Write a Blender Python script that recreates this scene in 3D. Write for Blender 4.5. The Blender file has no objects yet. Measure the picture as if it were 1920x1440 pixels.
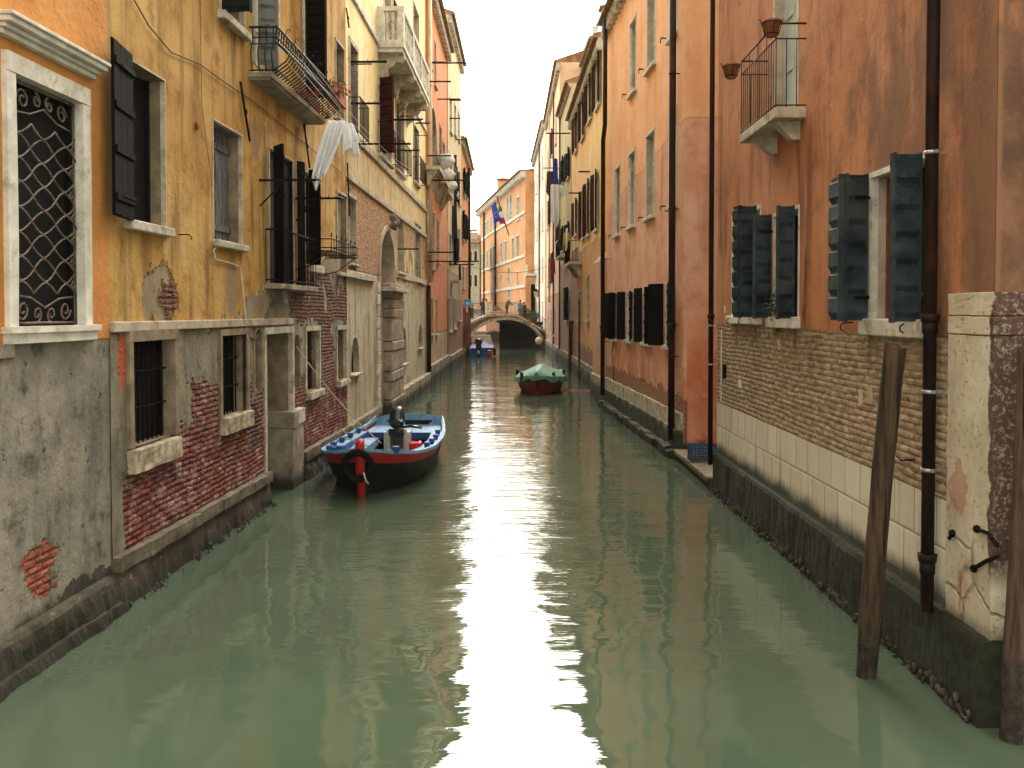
import bpy, bmesh, math, random
from mathutils import Vector, Matrix, noise
random.seed(7)
C = bpy.context.scene.collection
SC = bpy.context.scene
PI = math.pi
# ------------------------------------------------------------------ camera
F = 1800.0; HZ = 586.0; CAMH = 3.2; PITCH = math.radians(1.5)
Y0 = HZ + F*math.tan(PITCH)              # pixel row of the principal point (1920x1440 photo)
cam_d = bpy.data.cameras.new('camera'); cam = bpy.data.objects.new('camera', cam_d); C.objects.link(cam)
SC.camera = cam
cam.location = (0, 0, CAMH); cam.rotation_euler = (math.radians(90)-PITCH, 0, 0)
cam_d.sensor_width = 36; cam_d.lens = F/1920*36
cam_d.shift_y = (Y0-720)/1920
cam_d.clip_start = .05; cam_d.clip_end = 2000
# ------------------------------------------------------------------ world, sun, exposure
w = bpy.data.worlds.new('World'); SC.world = w; w.use_nodes = True
nt = w.node_tree; nt.nodes.clear()
SUN_EL = math.radians(42); SUN_AZ = math.radians(8)
sky = nt.nodes.new('ShaderNodeTexSky'); sky.sky_type = 'NISHITA'; sky.sun_disc = False
sky.sun_elevation = SUN_EL; sky.sun_rotation = SUN_AZ; sky.dust_density = 6; sky.air_density = 1.2; sky.ozone_density = .6
hs = nt.nodes.new('ShaderNodeHueSaturation'); hs.inputs['Saturation'].default_value = .12
wm = nt.nodes.new('ShaderNodeMix'); wm.data_type = 'RGBA'; wm.blend_type = 'MULTIPLY'; wm.inputs['Factor'].default_value = 1
wm.inputs['B'].default_value = (1.0, .975, .885, 1)
# even cloud layer: part of the clear sky is replaced by a flat overcast veil
cl = nt.nodes.new('ShaderNodeMix'); cl.data_type = 'RGBA'; cl.inputs['Factor'].default_value = .6
cl.inputs['B'].default_value = (14, 13.9, 13.4, 1)
# broad bright patch where the sun stands behind the cloud, ahead over the canal
wtc = nt.nodes.new('ShaderNodeTexCoord'); dp = nt.nodes.new('ShaderNodeVectorMath'); dp.operation = 'DOT_PRODUCT'
dp.inputs[1].default_value = Vector((.06, .88, .46)).normalized(); nt.links.new(wtc.outputs['Generated'], dp.inputs[0])
mr = nt.nodes.new('ShaderNodeMapRange'); mr.interpolation_type = 'SMOOTHSTEP'
for i_, v_ in enumerate((.35, 1.0, .75, 2.1)): mr.inputs[1+i_].default_value = v_
nt.links.new(dp.outputs['Value'], mr.inputs[0])
gl = nt.nodes.new('ShaderNodeVectorMath'); gl.operation = 'SCALE'; nt.links.new(mr.outputs[0], gl.inputs['Scale'])
bg = nt.nodes.new('ShaderNodeBackground'); bg.inputs['Strength'].default_value = .15
ow = nt.nodes.new('ShaderNodeOutputWorld')
nt.links.new(sky.outputs[0], hs.inputs['Color']); nt.links.new(hs.outputs[0], cl.inputs['A'])
nt.links.new(cl.outputs['Result'], wm.inputs['A']); nt.links.new(wm.outputs['Result'], gl.inputs[0]); nt.links.new(gl.outputs[0], bg.inputs['Color']); nt.links.new(bg.outputs[0], ow.inputs['Surface'])
sd = bpy.data.lights.new('sun', 'SUN'); sun = bpy.data.objects.new('sun', sd); C.objects.link(sun)
sd.energy = .6; sd.angle = math.radians(28); sd.color = (1, .93, .8)
sv = Vector((math.sin(SUN_AZ)*math.cos(SUN_EL), math.cos(SUN_AZ)*math.cos(SUN_EL), math.sin(SUN_EL)))
sun.rotation_euler = sv.to_track_quat('Z', 'Y').to_euler(); sun.location = sv*60
SC.view_settings.view_transform = 'Standard'; SC.view_settings.look = 'None'
SC.view_settings.exposure = 1.0; SC.view_settings.gamma = 1
SC.render.resolution_x = 1024; SC.render.resolution_y = 768
SC.render.engine = 'CYCLES'
SC.cycles.volume_bounces = 0; SC.cycles.max_bounces = 7; SC.cycles.diffuse_bounces = 2; SC.cycles.glossy_bounces = 3
# ------------------------------------------------------------------ pixels to places
def ray(px, py):
    cx = (px-960)/F; cy = -(py-Y0)/F
    return Vector((cx, math.cos(PITCH)+cy*math.sin(PITCH), cy*math.cos(PITCH)-math.sin(PITCH)))
def at_y(px, py, Y):
    r = ray(px, py); t = Y/r.y
    return Vector((r.x*t, Y, CAMH+r.z*t))
def ground(px, py, z=0):
    r = ray(px, py); t = (z-CAMH)/r.z
    return Vector((r.x*t, r.y*t, z))
# ------------------------------------------------------------------ node helper
class V:
    def __init__(s, T, k): s.T = T; s.k = k
    def _m(s, op, *a, clamp=False): return s.T.math(op, s, *a, clamp=clamp)
    def __add__(s, o): return s._m('ADD', o)
    __radd__ = __add__
    def __sub__(s, o): return s._m('SUBTRACT', o)
    def __rsub__(s, o): return s.T.math('SUBTRACT', o, s)
    def __mul__(s, o): return s._m('MULTIPLY', o)
    __rmul__ = __mul__
    def __truediv__(s, o): return s._m('DIVIDE', o)
    def min(s, o): return s._m('MINIMUM', o)
    def max(s, o): return s._m('MAXIMUM', o)
    def abs(s): return s._m('ABSOLUTE')
    def sat(s): return s.T.math('ADD', s, 0, clamp=True)
    def pow(s, o): return s._m('POWER', o)
class T:
    """one node material; colours are V sockets or tuples"""
    def __init__(s, name):
        s.m = bpy.data.materials.new(name); s.m.use_nodes = True
        s.t = s.m.node_tree; s.b = s.t.nodes['Principled BSDF']
        tc = s.t.nodes.new('ShaderNodeTexCoord'); s.co = V(s, tc.outputs['Object'])
        sx = s.t.nodes.new('ShaderNodeSeparateXYZ'); s.link(s.co, sx.inputs[0])
        s.ox, s.oy, s.z = (V(s, sx.outputs[i]) for i in range(3))
        s.x = s.ox + s.oy
        s.uv = s.xyz(s.x, s.z, 0)
    def link(s, a, inp):
        if isinstance(a, V): s.t.links.new(a.k, inp)
        else:
            if isinstance(a, (tuple, list)) and inp.type == 'RGBA' and len(a) == 3: a = (*a, 1)
            inp.default_value = a
    def math(s, op, *a, clamp=False):
        n = s.t.nodes.new('ShaderNodeMath'); n.operation = op; n.use_clamp = clamp
        for i, v in enumerate(a): s.link(v, n.inputs[i])
        return V(s, n.outputs[0])
    def xyz(s, x, y, z):
        n = s.t.nodes.new('ShaderNodeCombineXYZ')
        for i, v in enumerate((x, y, z)): s.link(v, n.inputs[i])
        return V(s, n.outputs[0])
    def vadd(s, a, b, op='ADD'):
        n = s.t.nodes.new('ShaderNodeVectorMath'); n.operation = op
        s.link(a, n.inputs[0]); s.link(b, n.inputs[1]); return V(s, n.outputs[0])
    def scl(s, sx, sy, sz, off=(0, 0, 0), v=None):
        n = s.t.nodes.new('ShaderNodeMapping'); s.link(v or s.co, n.inputs[0])
        n.inputs['Scale'].default_value = (sx, sy, sz); n.inputs['Location'].default_value = off
        return V(s, n.outputs[0])
    def noise(s, sc, detail=4, rough=.55, v=None, dist=0, col=False):
        n = s.t.nodes.new('ShaderNodeTexNoise'); s.link(v or s.co, n.inputs['Vector'])
        n.inputs['Scale'].default_value = sc; n.inputs['Detail'].default_value = detail
        n.inputs['Roughness'].default_value = rough; n.inputs['Distortion'].default_value = dist
        return V(s, n.outputs['Color' if col else 'Fac'])
    def voro(s, sc, v=None, feat='F1', out='Distance'):
        n = s.t.nodes.new('ShaderNodeTexVoronoi'); n.feature = feat; s.link(v or s.co, n.inputs['Vector'])
        n.inputs['Scale'].default_value = sc; return V(s, n.outputs[out])
    def ss(s, v, lo, hi):            # smoothstep lo..hi -> 0..1 (lo may exceed hi)
        n = s.t.nodes.new('ShaderNodeMapRange'); n.interpolation_type = 'SMOOTHSTEP'
        if lo > hi: a, b, c, d = hi, lo, 1, 0
        else: a, b, c, d = lo, hi, 0, 1
        s.link(v, n.inputs[0])
        for i, q in enumerate((a, b, c, d)): n.inputs[1+i].default_value = q
        return V(s, n.outputs[0])
    def mix(s, f, a, b, mode='MIX'):
        n = s.t.nodes.new('ShaderNodeMix'); n.data_type = 'RGBA'; n.blend_type = mode
        s.link(f, n.inputs['Factor']); s.link(a, n.inputs['A']); s.link(b, n.inputs['B'])
        return V(s, n.outputs['Result'])
    def mixf(s, f, a, b):
        n = s.t.nodes.new('ShaderNodeMix'); n.data_type = 'FLOAT'
        s.link(f, n.inputs[0]); s.link(a, n.inputs[2]); s.link(b, n.inputs[3])
        return V(s, n.outputs[0])
    def brick(s, c1, c2, mort, bw=.25, rh=.072, ms=.009, v=None, bias=0, off=.5, smooth=.15):
        n = s.t.nodes.new('ShaderNodeTexBrick'); s.link(v or s.uv, n.inputs['Vector'])
        s.link(c1, n.inputs['Color1']); s.link(c2, n.inputs['Color2']); s.link(mort, n.inputs['Mortar'])
        n.inputs['Scale'].default_value = 1; n.inputs['Brick Width'].default_value = bw
        n.inputs['Row Height'].default_value = rh; n.inputs['Mortar Size'].default_value = ms
        n.inputs['Mortar Smooth'].default_value = smooth; n.inputs['Bias'].default_value = bias; n.offset = off
        return V(s, n.outputs['Color']), V(s, n.outputs['Fac'])
    def box(s, x0, x1, z0, z1, amp=.15, ns=3, soft=.02):      # ragged-edged region on the wall
        d = (s.x - x0).min(x1 - s.x).min((s.z - z0).min(z1 - s.z))
        d = d + (s.noise(ns, 6, .66) - .5)*(3.6*amp)
        return s.ss(d, -soft, soft)
    def blob(s, cx, cz, rx, rz, amp=.5, ns=2.5, soft=.06):
        dx = (s.x - cx)/rx; dz = (s.z - cz)/rz
        d = 1 - (dx*dx + dz*dz) + (s.noise(ns, 7, .68) - .5)*(7*amp)
        return s.ss(d, -soft, soft)
    def below(s, z, amp=.2, ns=2, soft=.03):
        return s.ss(z - s.z + (s.noise(ns, 6, .66) - .5)*(3.2*amp), -soft, soft)
    def end(s, col, rough=.85, h=None, bump=.5, dist=.02, metal=0, spec=.3, disp=0, mid=1.5):
        s.link(col, s.b.inputs['Base Color']); s.link(rough, s.b.inputs['Roughness']); s.link(metal, s.b.inputs['Metallic'])
        s.b.inputs['Specular IOR Level'].default_value = spec
        if disp:
            n = s.t.nodes.new('ShaderNodeDisplacement'); s.link(h, n.inputs['Height']); n.inputs['Midlevel'].default_value = mid; n.inputs['Scale'].default_value = disp
            s.t.links.new(n.outputs[0], s.t.nodes['Material Output'].inputs['Displacement']); s.m.displacement_method = 'BOTH'
        elif h is not None:
            n = s.t.nodes.new('ShaderNodeBump'); s.link(h, n.inputs['Height']); n.inputs['Strength'].default_value = bump
            n.inputs['Distance'].default_value = dist; s.t.links.new(n.outputs[0], s.b.inputs['Normal'])
        return s.m
def simple(name, col, rough=.7, var=.35, ns=6, bump=.3, metal=0, dirt=None, stretch=(1, 1, 1), spec=.3):
    t = T(name); v = t.scl(*stretch)
    n = t.noise(ns, 5, .6, v=v); dk = tuple(c*(1-var) for c in col); lt = tuple(min(1, c*(1+var*.6)) for c in col)
    c = t.mix(t.ss(n, .3, .7), dk, lt)
    if dirt: c = t.mix(t.ss(t.noise(ns*.4, 6, .7, v=v), .52, .66), c, dirt)
    return t.end(c, rough, t.noise(ns*6, 4, .6, v=v), bump, .01, metal, spec)
# ------------------------------------------------------------------ meshes
class MB:
    def __init__(s): s.v = []; s.f = []; s.mi = []; s.sm = []
    def face(s, pts, m=0, sm=False):
        b = len(s.v); s.v += [tuple(p) for p in pts]; s.f.append(tuple(range(b, b+len(pts)))); s.mi.append(m); s.sm.append(sm)
    def box(s, x0, x1, y0, y1, z0, z1, m=0, M=None):
        p = [(x, y, z) for z in (z0, z1) for y in (y0, y1) for x in (x0, x1)]
        if M is not None: p = [tuple(M @ Vector(q)) for q in p]
        b = len(s.v); s.v += p
        for q in ((0, 2, 3, 1), (4, 5, 7, 6), (0, 1, 5, 4), (2, 6, 7, 3), (0, 4, 6, 2), (1, 3, 7, 5)):
            s.f.append(tuple(b+i for i in q)); s.mi.append(m); s.sm.append(False)
        return s
    def hexa(s, p, m=0):        # 8 corner points, order as box
        b = len(s.v); s.v += [tuple(q) for q in p]
        for q in ((0, 2, 3, 1), (4, 5, 7, 6), (0, 1, 5, 4), (2, 6, 7, 3), (0, 4, 6, 2), (1, 3, 7, 5)):
            s.f.append(tuple(b+i for i in q)); s.mi.append(m); s.sm.append(False)
    def tube(s, pts, r, n=6, m=0, cap=True, sm=True):
        pts = [Vector(p) for p in pts]; k = len(pts); rs = r if isinstance(r, (list, tuple)) else [r]*k
        up = None; b = len(s.v)
        for i, p in enumerate(pts):
            d = (pts[min(i+1, k-1)] - pts[max(i-1, 0)])
            d = d.normalized() if d.length > 1e-9 else Vector((0, 0, 1))
            if up is None: up = d.orthogonal().normalized()
            up = (up - d*up.dot(d)); up = up.normalized() if up.length > 1e-6 else d.orthogonal().normalized()
            q = d.cross(up)
            for j in range(n):
                a = 2*PI*j/n; s.v.append(tuple(p + (up*math.cos(a) + q*math.sin(a))*rs[i]))
        for i in range(k-1):
            for j in range(n):
                s.f.append((b+i*n+j, b+i*n+(j+1) % n, b+(i+1)*n+(j+1) % n, b+(i+1)*n+j)); s.mi.append(m); s.sm.append(sm)
        if cap:
            s.f.append(tuple(b+j for j in reversed(range(n)))); s.mi.append(m); s.sm.append(False)
            s.f.append(tuple(b+(k-1)*n+j for j in range(n))); s.mi.append(m); s.sm.append(False)
        return s
    def grid(s, P, m=0, sm=True, closed=False):      # P[i][j] points
        b = len(s.v); R = len(P); Q = len(P[0])
        for row in P: s.v += [tuple(p) for p in row]
        for i in range(R-1):
            for j in range(Q if closed else Q-1):
                mm = m(i, j) if callable(m) else m
                s.f.append((b+i*Q+j, b+i*Q+(j+1) % Q, b+(i+1)*Q+(j+1) % Q, b+(i+1)*Q+j)); s.mi.append(mm); s.sm.append(sm)
        return s
    def blob(s, c, r, m=0, seg=6, rings=4, jit=0):
        P = []
        for i in range(rings+1):
            a = PI*i/rings; row = []
            for j in range(seg):
                q = 2*PI*j/seg; d = Vector((math.sin(a)*math.cos(q)*r[0], math.sin(a)*math.sin(q)*r[1], -math.cos(a)*r[2]))
                if jit: d *= 1+random.uniform(-jit, jit) if 0 < i < rings else 1
                row.append(Vector(c)+d)
            P.append(row)
        s.grid(P, m, True, True); return s
    def prism(s, poly, y0, y1, m=0):           # polygon in (x,z) extruded along y
        k = len(poly); b = len(s.v)
        s.v += [(x, y0, z) for x, z in poly] + [(x, y1, z) for x, z in poly]
        s.f.append(tuple(b+i for i in range(k))); s.f.append(tuple(b+k+i for i in reversed(range(k))))
        s.mi += [m, m]; s.sm += [False, False]
        for i in range(k):
            j = (i+1) % k; s.f.append((b+j, b+i, b+k+i, b+k+j)); s.mi.append(m); s.sm.append(False)
    def build(s, name, mats, parent=None, bevel=0, rough=0, cuts=0, solid=0, loc=None, seg=1, fix=True):
        me = bpy.data.meshes.new(name); me.from_pydata(s.v, [], s.f)
        if not isinstance(mats, (list, tuple)): mats = [mats]
        for m in mats: me.materials.append(m)
        me.polygons.foreach_set('material_index', s.mi); me.polygons.foreach_set('use_smooth', s.sm)
        if fix or cuts:
            bm = bmesh.new(); bm.from_mesh(me)
            if cuts: bmesh.ops.subdivide_edges(bm, edges=[e for e in bm.edges if e.calc_length() > .12], cuts=cuts, use_grid_fill=True)
            if rough:
                for v in bm.verts:
                    n = noise.noise_vector(v.co*9)*.7 + noise.noise_vector(v.co*3); v.co += n*rough
            bmesh.ops.recalc_face_normals(bm, faces=bm.faces)
            bm.to_mesh(me); bm.free()
        me.update()
        o = bpy.data.objects.new(name, me); C.objects.link(o)
        if parent: o.parent = parent
        if loc is not None: o.location = loc
        if bevel:
            b = o.modifiers.new('bevel', 'BEVEL'); b.width = bevel; b.segments = seg; b.limit_method = 'ANGLE'; b.angle_limit = math.radians(40)
        if solid:
            b = o.modifiers.new('solid', 'SOLIDIFY'); b.thickness = solid; b.offset = 0
        return o
def tag(o, label=None, cat=None, group=None, kind=None):
    for k, v in (('label', label), ('category', cat), ('group', group), ('kind', kind)):
        if v: o[k] = v
    return o
def thing(name, label, cat, loc=(0, 0, 0), rotz=0, group=None):
    o = bpy.data.objects.new(name, None); C.objects.link(o); o.location = loc; o.rotation_euler = (0, 0, rotz)
    o.empty_display_size = .2
    return tag(o, label, cat, group)
# ------------------------------------------------------------------ shared materials
M = {}
M['iron'] = simple('wrought_iron', (.010, .008, .007), .75, .5, 20, .3, 0, spec=.08)
M['greeniron'] = simple('green_painted_iron', (.005, .020, .016), .5, .5, 20, .3, .2, spec=.25)
M['rail'] = simple('dark_railing_paint', (.03, .022, .018), .6, .4, 14)
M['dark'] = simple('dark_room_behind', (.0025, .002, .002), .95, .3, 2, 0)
M['glass'] = simple('dark_window_glass', (.012, .013, .014), .12, .3, 2, .05, spec=.6)
M['stone'] = simple('weathered_istrian_stone', (.50, .44, .33), .85, .35, 5, .6, dirt=(.22, .18, .12))
M['stonew'] = simple('pale_istrian_stone', (.66, .62, .52), .8, .22, 5, .5, dirt=(.36, .31, .23))
M['stoned'] = simple('soiled_stone', (.30, .25, .18), .9, .4, 4, .7, dirt=(.10, .08, .055))
M['stucco'] = simple('stucco_reveal', (.46, .38, .28), .9, .25, 3, .5, dirt=(.26, .21, .15))
M['pipe'] = simple('brown_drainpipe_paint', (.020, .010, .008), .6, .45, 5, .25, dirt=(.055, .018, .010), stretch=(1, 1, .4), spec=.15)
M['pipec'] = simple('cream_drainpipe_paint', (.60, .47, .30), .6, .2, 5, .2, dirt=(.45, .30, .18), stretch=(1, 1, .4))
M['steel'] = simple('galvanised_clamp', (.42, .43, .42), .4, .2, 8, .1, .7)
M['white'] = simple('white_cotton_cloth', (.82, .82, .83), .9, .06, 6, .2)
M['offwhite'] = simple('grey_white_cloth', (.66, .64, .60), .9, .15, 6, .3)
M['rope'] = simple('old_rope', (.40, .34, .22), .9, .3, 40, .4)
M['wire'] = simple('thin_cable', (.07, .055, .04), .8, .3, 10, 0)
M['line'] = simple('washing_line_cord', (.62, .60, .52), .8, .2, 10, 0)
M['terra'] = simple('terracotta', (.30, .11, .055), .85, .3, 12, .3)
M['redpot'] = simple('red_plastic_pot', (.32, .045, .02), .5, .2, 6, .1)
M['leaf'] = simple('leaf_green', (.06, .11, .025), .6, .5, 12, .2)
M['redflower'] = simple('red_petals', (.50, .035, .02), .7, .35, 20, .2)
M['tile'] = simple('clay_roof_tile', (.33, .16, .085), .9, .45, 3, .6, dirt=(.17, .11, .07))
M['shdark'] = simple('black_green_shutter_paint', (.007, .0065, .006), .8, .5, 6, .4, stretch=(.6, .6, 2), spec=.05)
M['shbrown'] = simple('dark_brown_shutter_paint', (.040, .009, .007), .75, .4, 6, .3, spec=.08)
M['shgreen'] = simple('dark_green_shutter_paint', (.010, .016, .013), .75, .4, 6, .3, spec=.08)
M['shgrey'] = simple('grey_shutter_paint', (.16, .17, .155), .7, .3, 5, .3, dirt=(.09, .08, .07))
M['panel'] = simple('grey_green_inner_shutter', (.46, .51, .46), .6, .15, 3, .15)
M['paneld'] = simple('cream_door_paint', (.50, .45, .36), .6, .2, 3, .15)
M['redframe'] = simple('red_brown_window_frame', (.22, .035, .018), .45, .3, 6, .1)
M['pvc'] = simple('clear_plastic_sheet', (.55, .56, .54), .35, .1, 4, .1)
def shutter_blue():
    t = T('slate_blue_shutter_paint')
    n = t.noise(3, 6, .65); g = t.noise(22, 4, .6, v=t.scl(1, 1, 3))
    c = t.mix(t.ss(n, .35, .7), (.010, .018, .023), (.045, .066, .074))
    c = t.mix(t.ss(g, .62, .72)*.6, c, (.13, .15, .145))
    c = t.mix(t.ss(t.noise(1.3, 5, .7), .58, .7), c, (.05, .055, .05))
    return t.end(c, .65, g, .3, .006, spec=.2)
M['shblue'] = shutter_blue()
def old_boards():
    t = T('weathered_grey_boards')
    n = t.noise(5, 6, .7, v=t.scl(7, 7, .6)); c = t.mix(t.ss(n, .35, .65), (.045, .042, .042), (.20, .20, .21))
    return t.end(c, .85, n, .7, .01)
M['boards'] = old_boards()
# -------------------------------------------------- wall layers: each returns (colour, height)
def L_plaster(t, base, dark, light, streak=.5, seed=0, blot=.5, ms=1.0):
    v = t.scl(1, 1, 1, (seed*3.7, seed, seed*1.9))
    big = t.noise(.55*ms, 6, .62, v=v); med = t.noise(2.2*ms, 6, .65, v=v); fine = t.noise(38, 3, .6, v=v)
    st = t.noise(2.0, 3, .55, v=t.scl(1, 1, .16, (seed*5, 0, 3)), dist=.3)
    c = t.mix(t.ss(big, .32, .68), light, base)
    c = t.mix(t.ss(med, .50, .78)*blot, c, dark)
    c = t.mix(t.ss(st, .50, .72)*streak, c, dark)
    c = t.mix(t.ss(st, .44, .30)*streak*.6, c, light)
    c = t.mix(t.ss(fine, .58, .70)*.5, c, dark)
    chip = t.ss(t.noise(5.5, 6, .8, v=v), .645, .67); c = t.mix(chip*.7, c, tuple(min(1, q*1.15+.04) for q in light))
    return c, t.noise(2.0, 5, .6, v=v)*.6 + fine*.16 + t.noise(11, 5, .65, v=v)*.35 - chip*.35
def L_grime(t, c, amt=.6, col=(.05, .035, .02), seed=1, sc=(2.6, 2.6, .22), lo=.55, hi=.72):
    n = t.noise(1.0, 7, .66, v=t.scl(*sc, (seed*2.3, seed, seed)))
    return t.mix(t.ss(n, lo, hi)*amt, c, col)
def L_brick(t, c1, c2, mort, salt=0, dark=.7, bw=.25, rh=.072, warp=.030, ms=.012, seed=0):
    wv = t.vadd(t.uv, t.vadd(t.vadd(t.noise(5, 3, .6, col=True), (.5, .5, .5), 'SUBTRACT'), (warp, warp*1.0, 0), 'MULTIPLY'))
    wv = t.vadd(wv, t.xyz(0, (t.noise(.7, 3, .5) - .5)*.10, 0))
    c, f = t.brick(c1, c2, mort, bw, rh, ms, v=wv)
    cell = t.noise(4.6, 2, .5, v=t.scl(1, 1, 3.3, (seed, 0, 0)))
    c = t.mix(t.ss(cell, .47, .56)*dark, c, tuple(q*.38 for q in c1)); c = t.mix(t.ss(cell, .42, .36)*.5, c, tuple(min(1, q*1.5) for q in c1))
    c = t.mix(t.ss(t.noise(3, 6, .7, v=t.scl(1, 1, 1.8, (9+seed, 0, 0))), .5, .62)*.45, c, tuple(q*1.35 for q in c2))
    if salt: c = t.mix(t.ss(t.noise(2.4, 8, .78, v=t.scl(1, 1, 1.6, (4+seed, 0, 1))), .49, .62)*salt*.85, c, (.42, .31, .28))
    er = t.noise(7, 6, .7)
    h = (1 - f)*1.1 + er*.9 + cell*.4 + t.noise(30, 3, .6)*.12
    c = t.mix(t.ss(er, .42, .32)*.85, c, (.035, .022, .018))
    return c, h
def L_blocks(t, c1, c2, joint, bw=.5, rh=.4, ms=.006, z0=0, x0=0, seed=0):
    v = t.xyz(t.x - x0 + (t.noise(.0001) - .5)*0, t.z - z0, 0)
    c, f = t.brick(c1, c2, joint, bw, rh, ms, v=v, smooth=.3)
    c = t.mix(t.ss(t.noise(3, 7, .7), .5, .75)*.45, c, tuple(q*.55 for q in c1))
    c = t.mix(t.ss(t.noise(3.2, 6, .6, v=t.scl(1, 1, .12, (seed, 0, 0))), .56, .68)*.5, c, (.33, .22, .12))
    return c, (1 - f)*.5 + t.noise(20, 4, .6)*.15
def over(t, base, mask, layer, lift=.6):
    """lay one layer over another where mask = 1; the upper one stands proud by lift"""
    c, h = base; c2, h2 = layer
    edge = t.ss((mask - .5).abs(), .5, .18)
    cc = t.mix(mask, c, c2); cc = t.mix(edge*.75, cc, (.06, .045, .035))
    return cc, t.mixf(mask, h, h2 + lift)
def algae(t, layer, z, amp=.22, col=(.012, .014, .007), col2=(.026, .032, .011), seed=0):
    c, h = layer; m = t.below(z, amp, 1.6, .12); n = t.noise(9, 5, .7)
    g = t.mix(t.ss(n, .4, .65), col, col2)
    return t.mix(m*.93, c, g), h + n*.3*m
def m_plinth(name, stone=(.30, .25, .17), z=.30, amp=.2, seed=0):
    t = T(name); n = t.noise(2.6, 7, .7, v=t.scl(1, 1, 1, (seed, 0, 0)))
    c = t.mix(t.ss(n, .35, .68), stone, tuple(q*.4 for q in stone))
    c = t.mix(t.ss(t.noise(12, 5, .7), .58, .7)*.5, c, (.38, .34, .26))
    lay = algae(t, (c, n + t.noise(14, 5, .7)*.5), z, amp)
    wet = t.below(.10, .06, 4, .05)
    c = t.mix(wet*.6, lay[0], (.018, .014, .009))
    return t.end(c, .8, lay[1], .9, .03)
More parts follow.
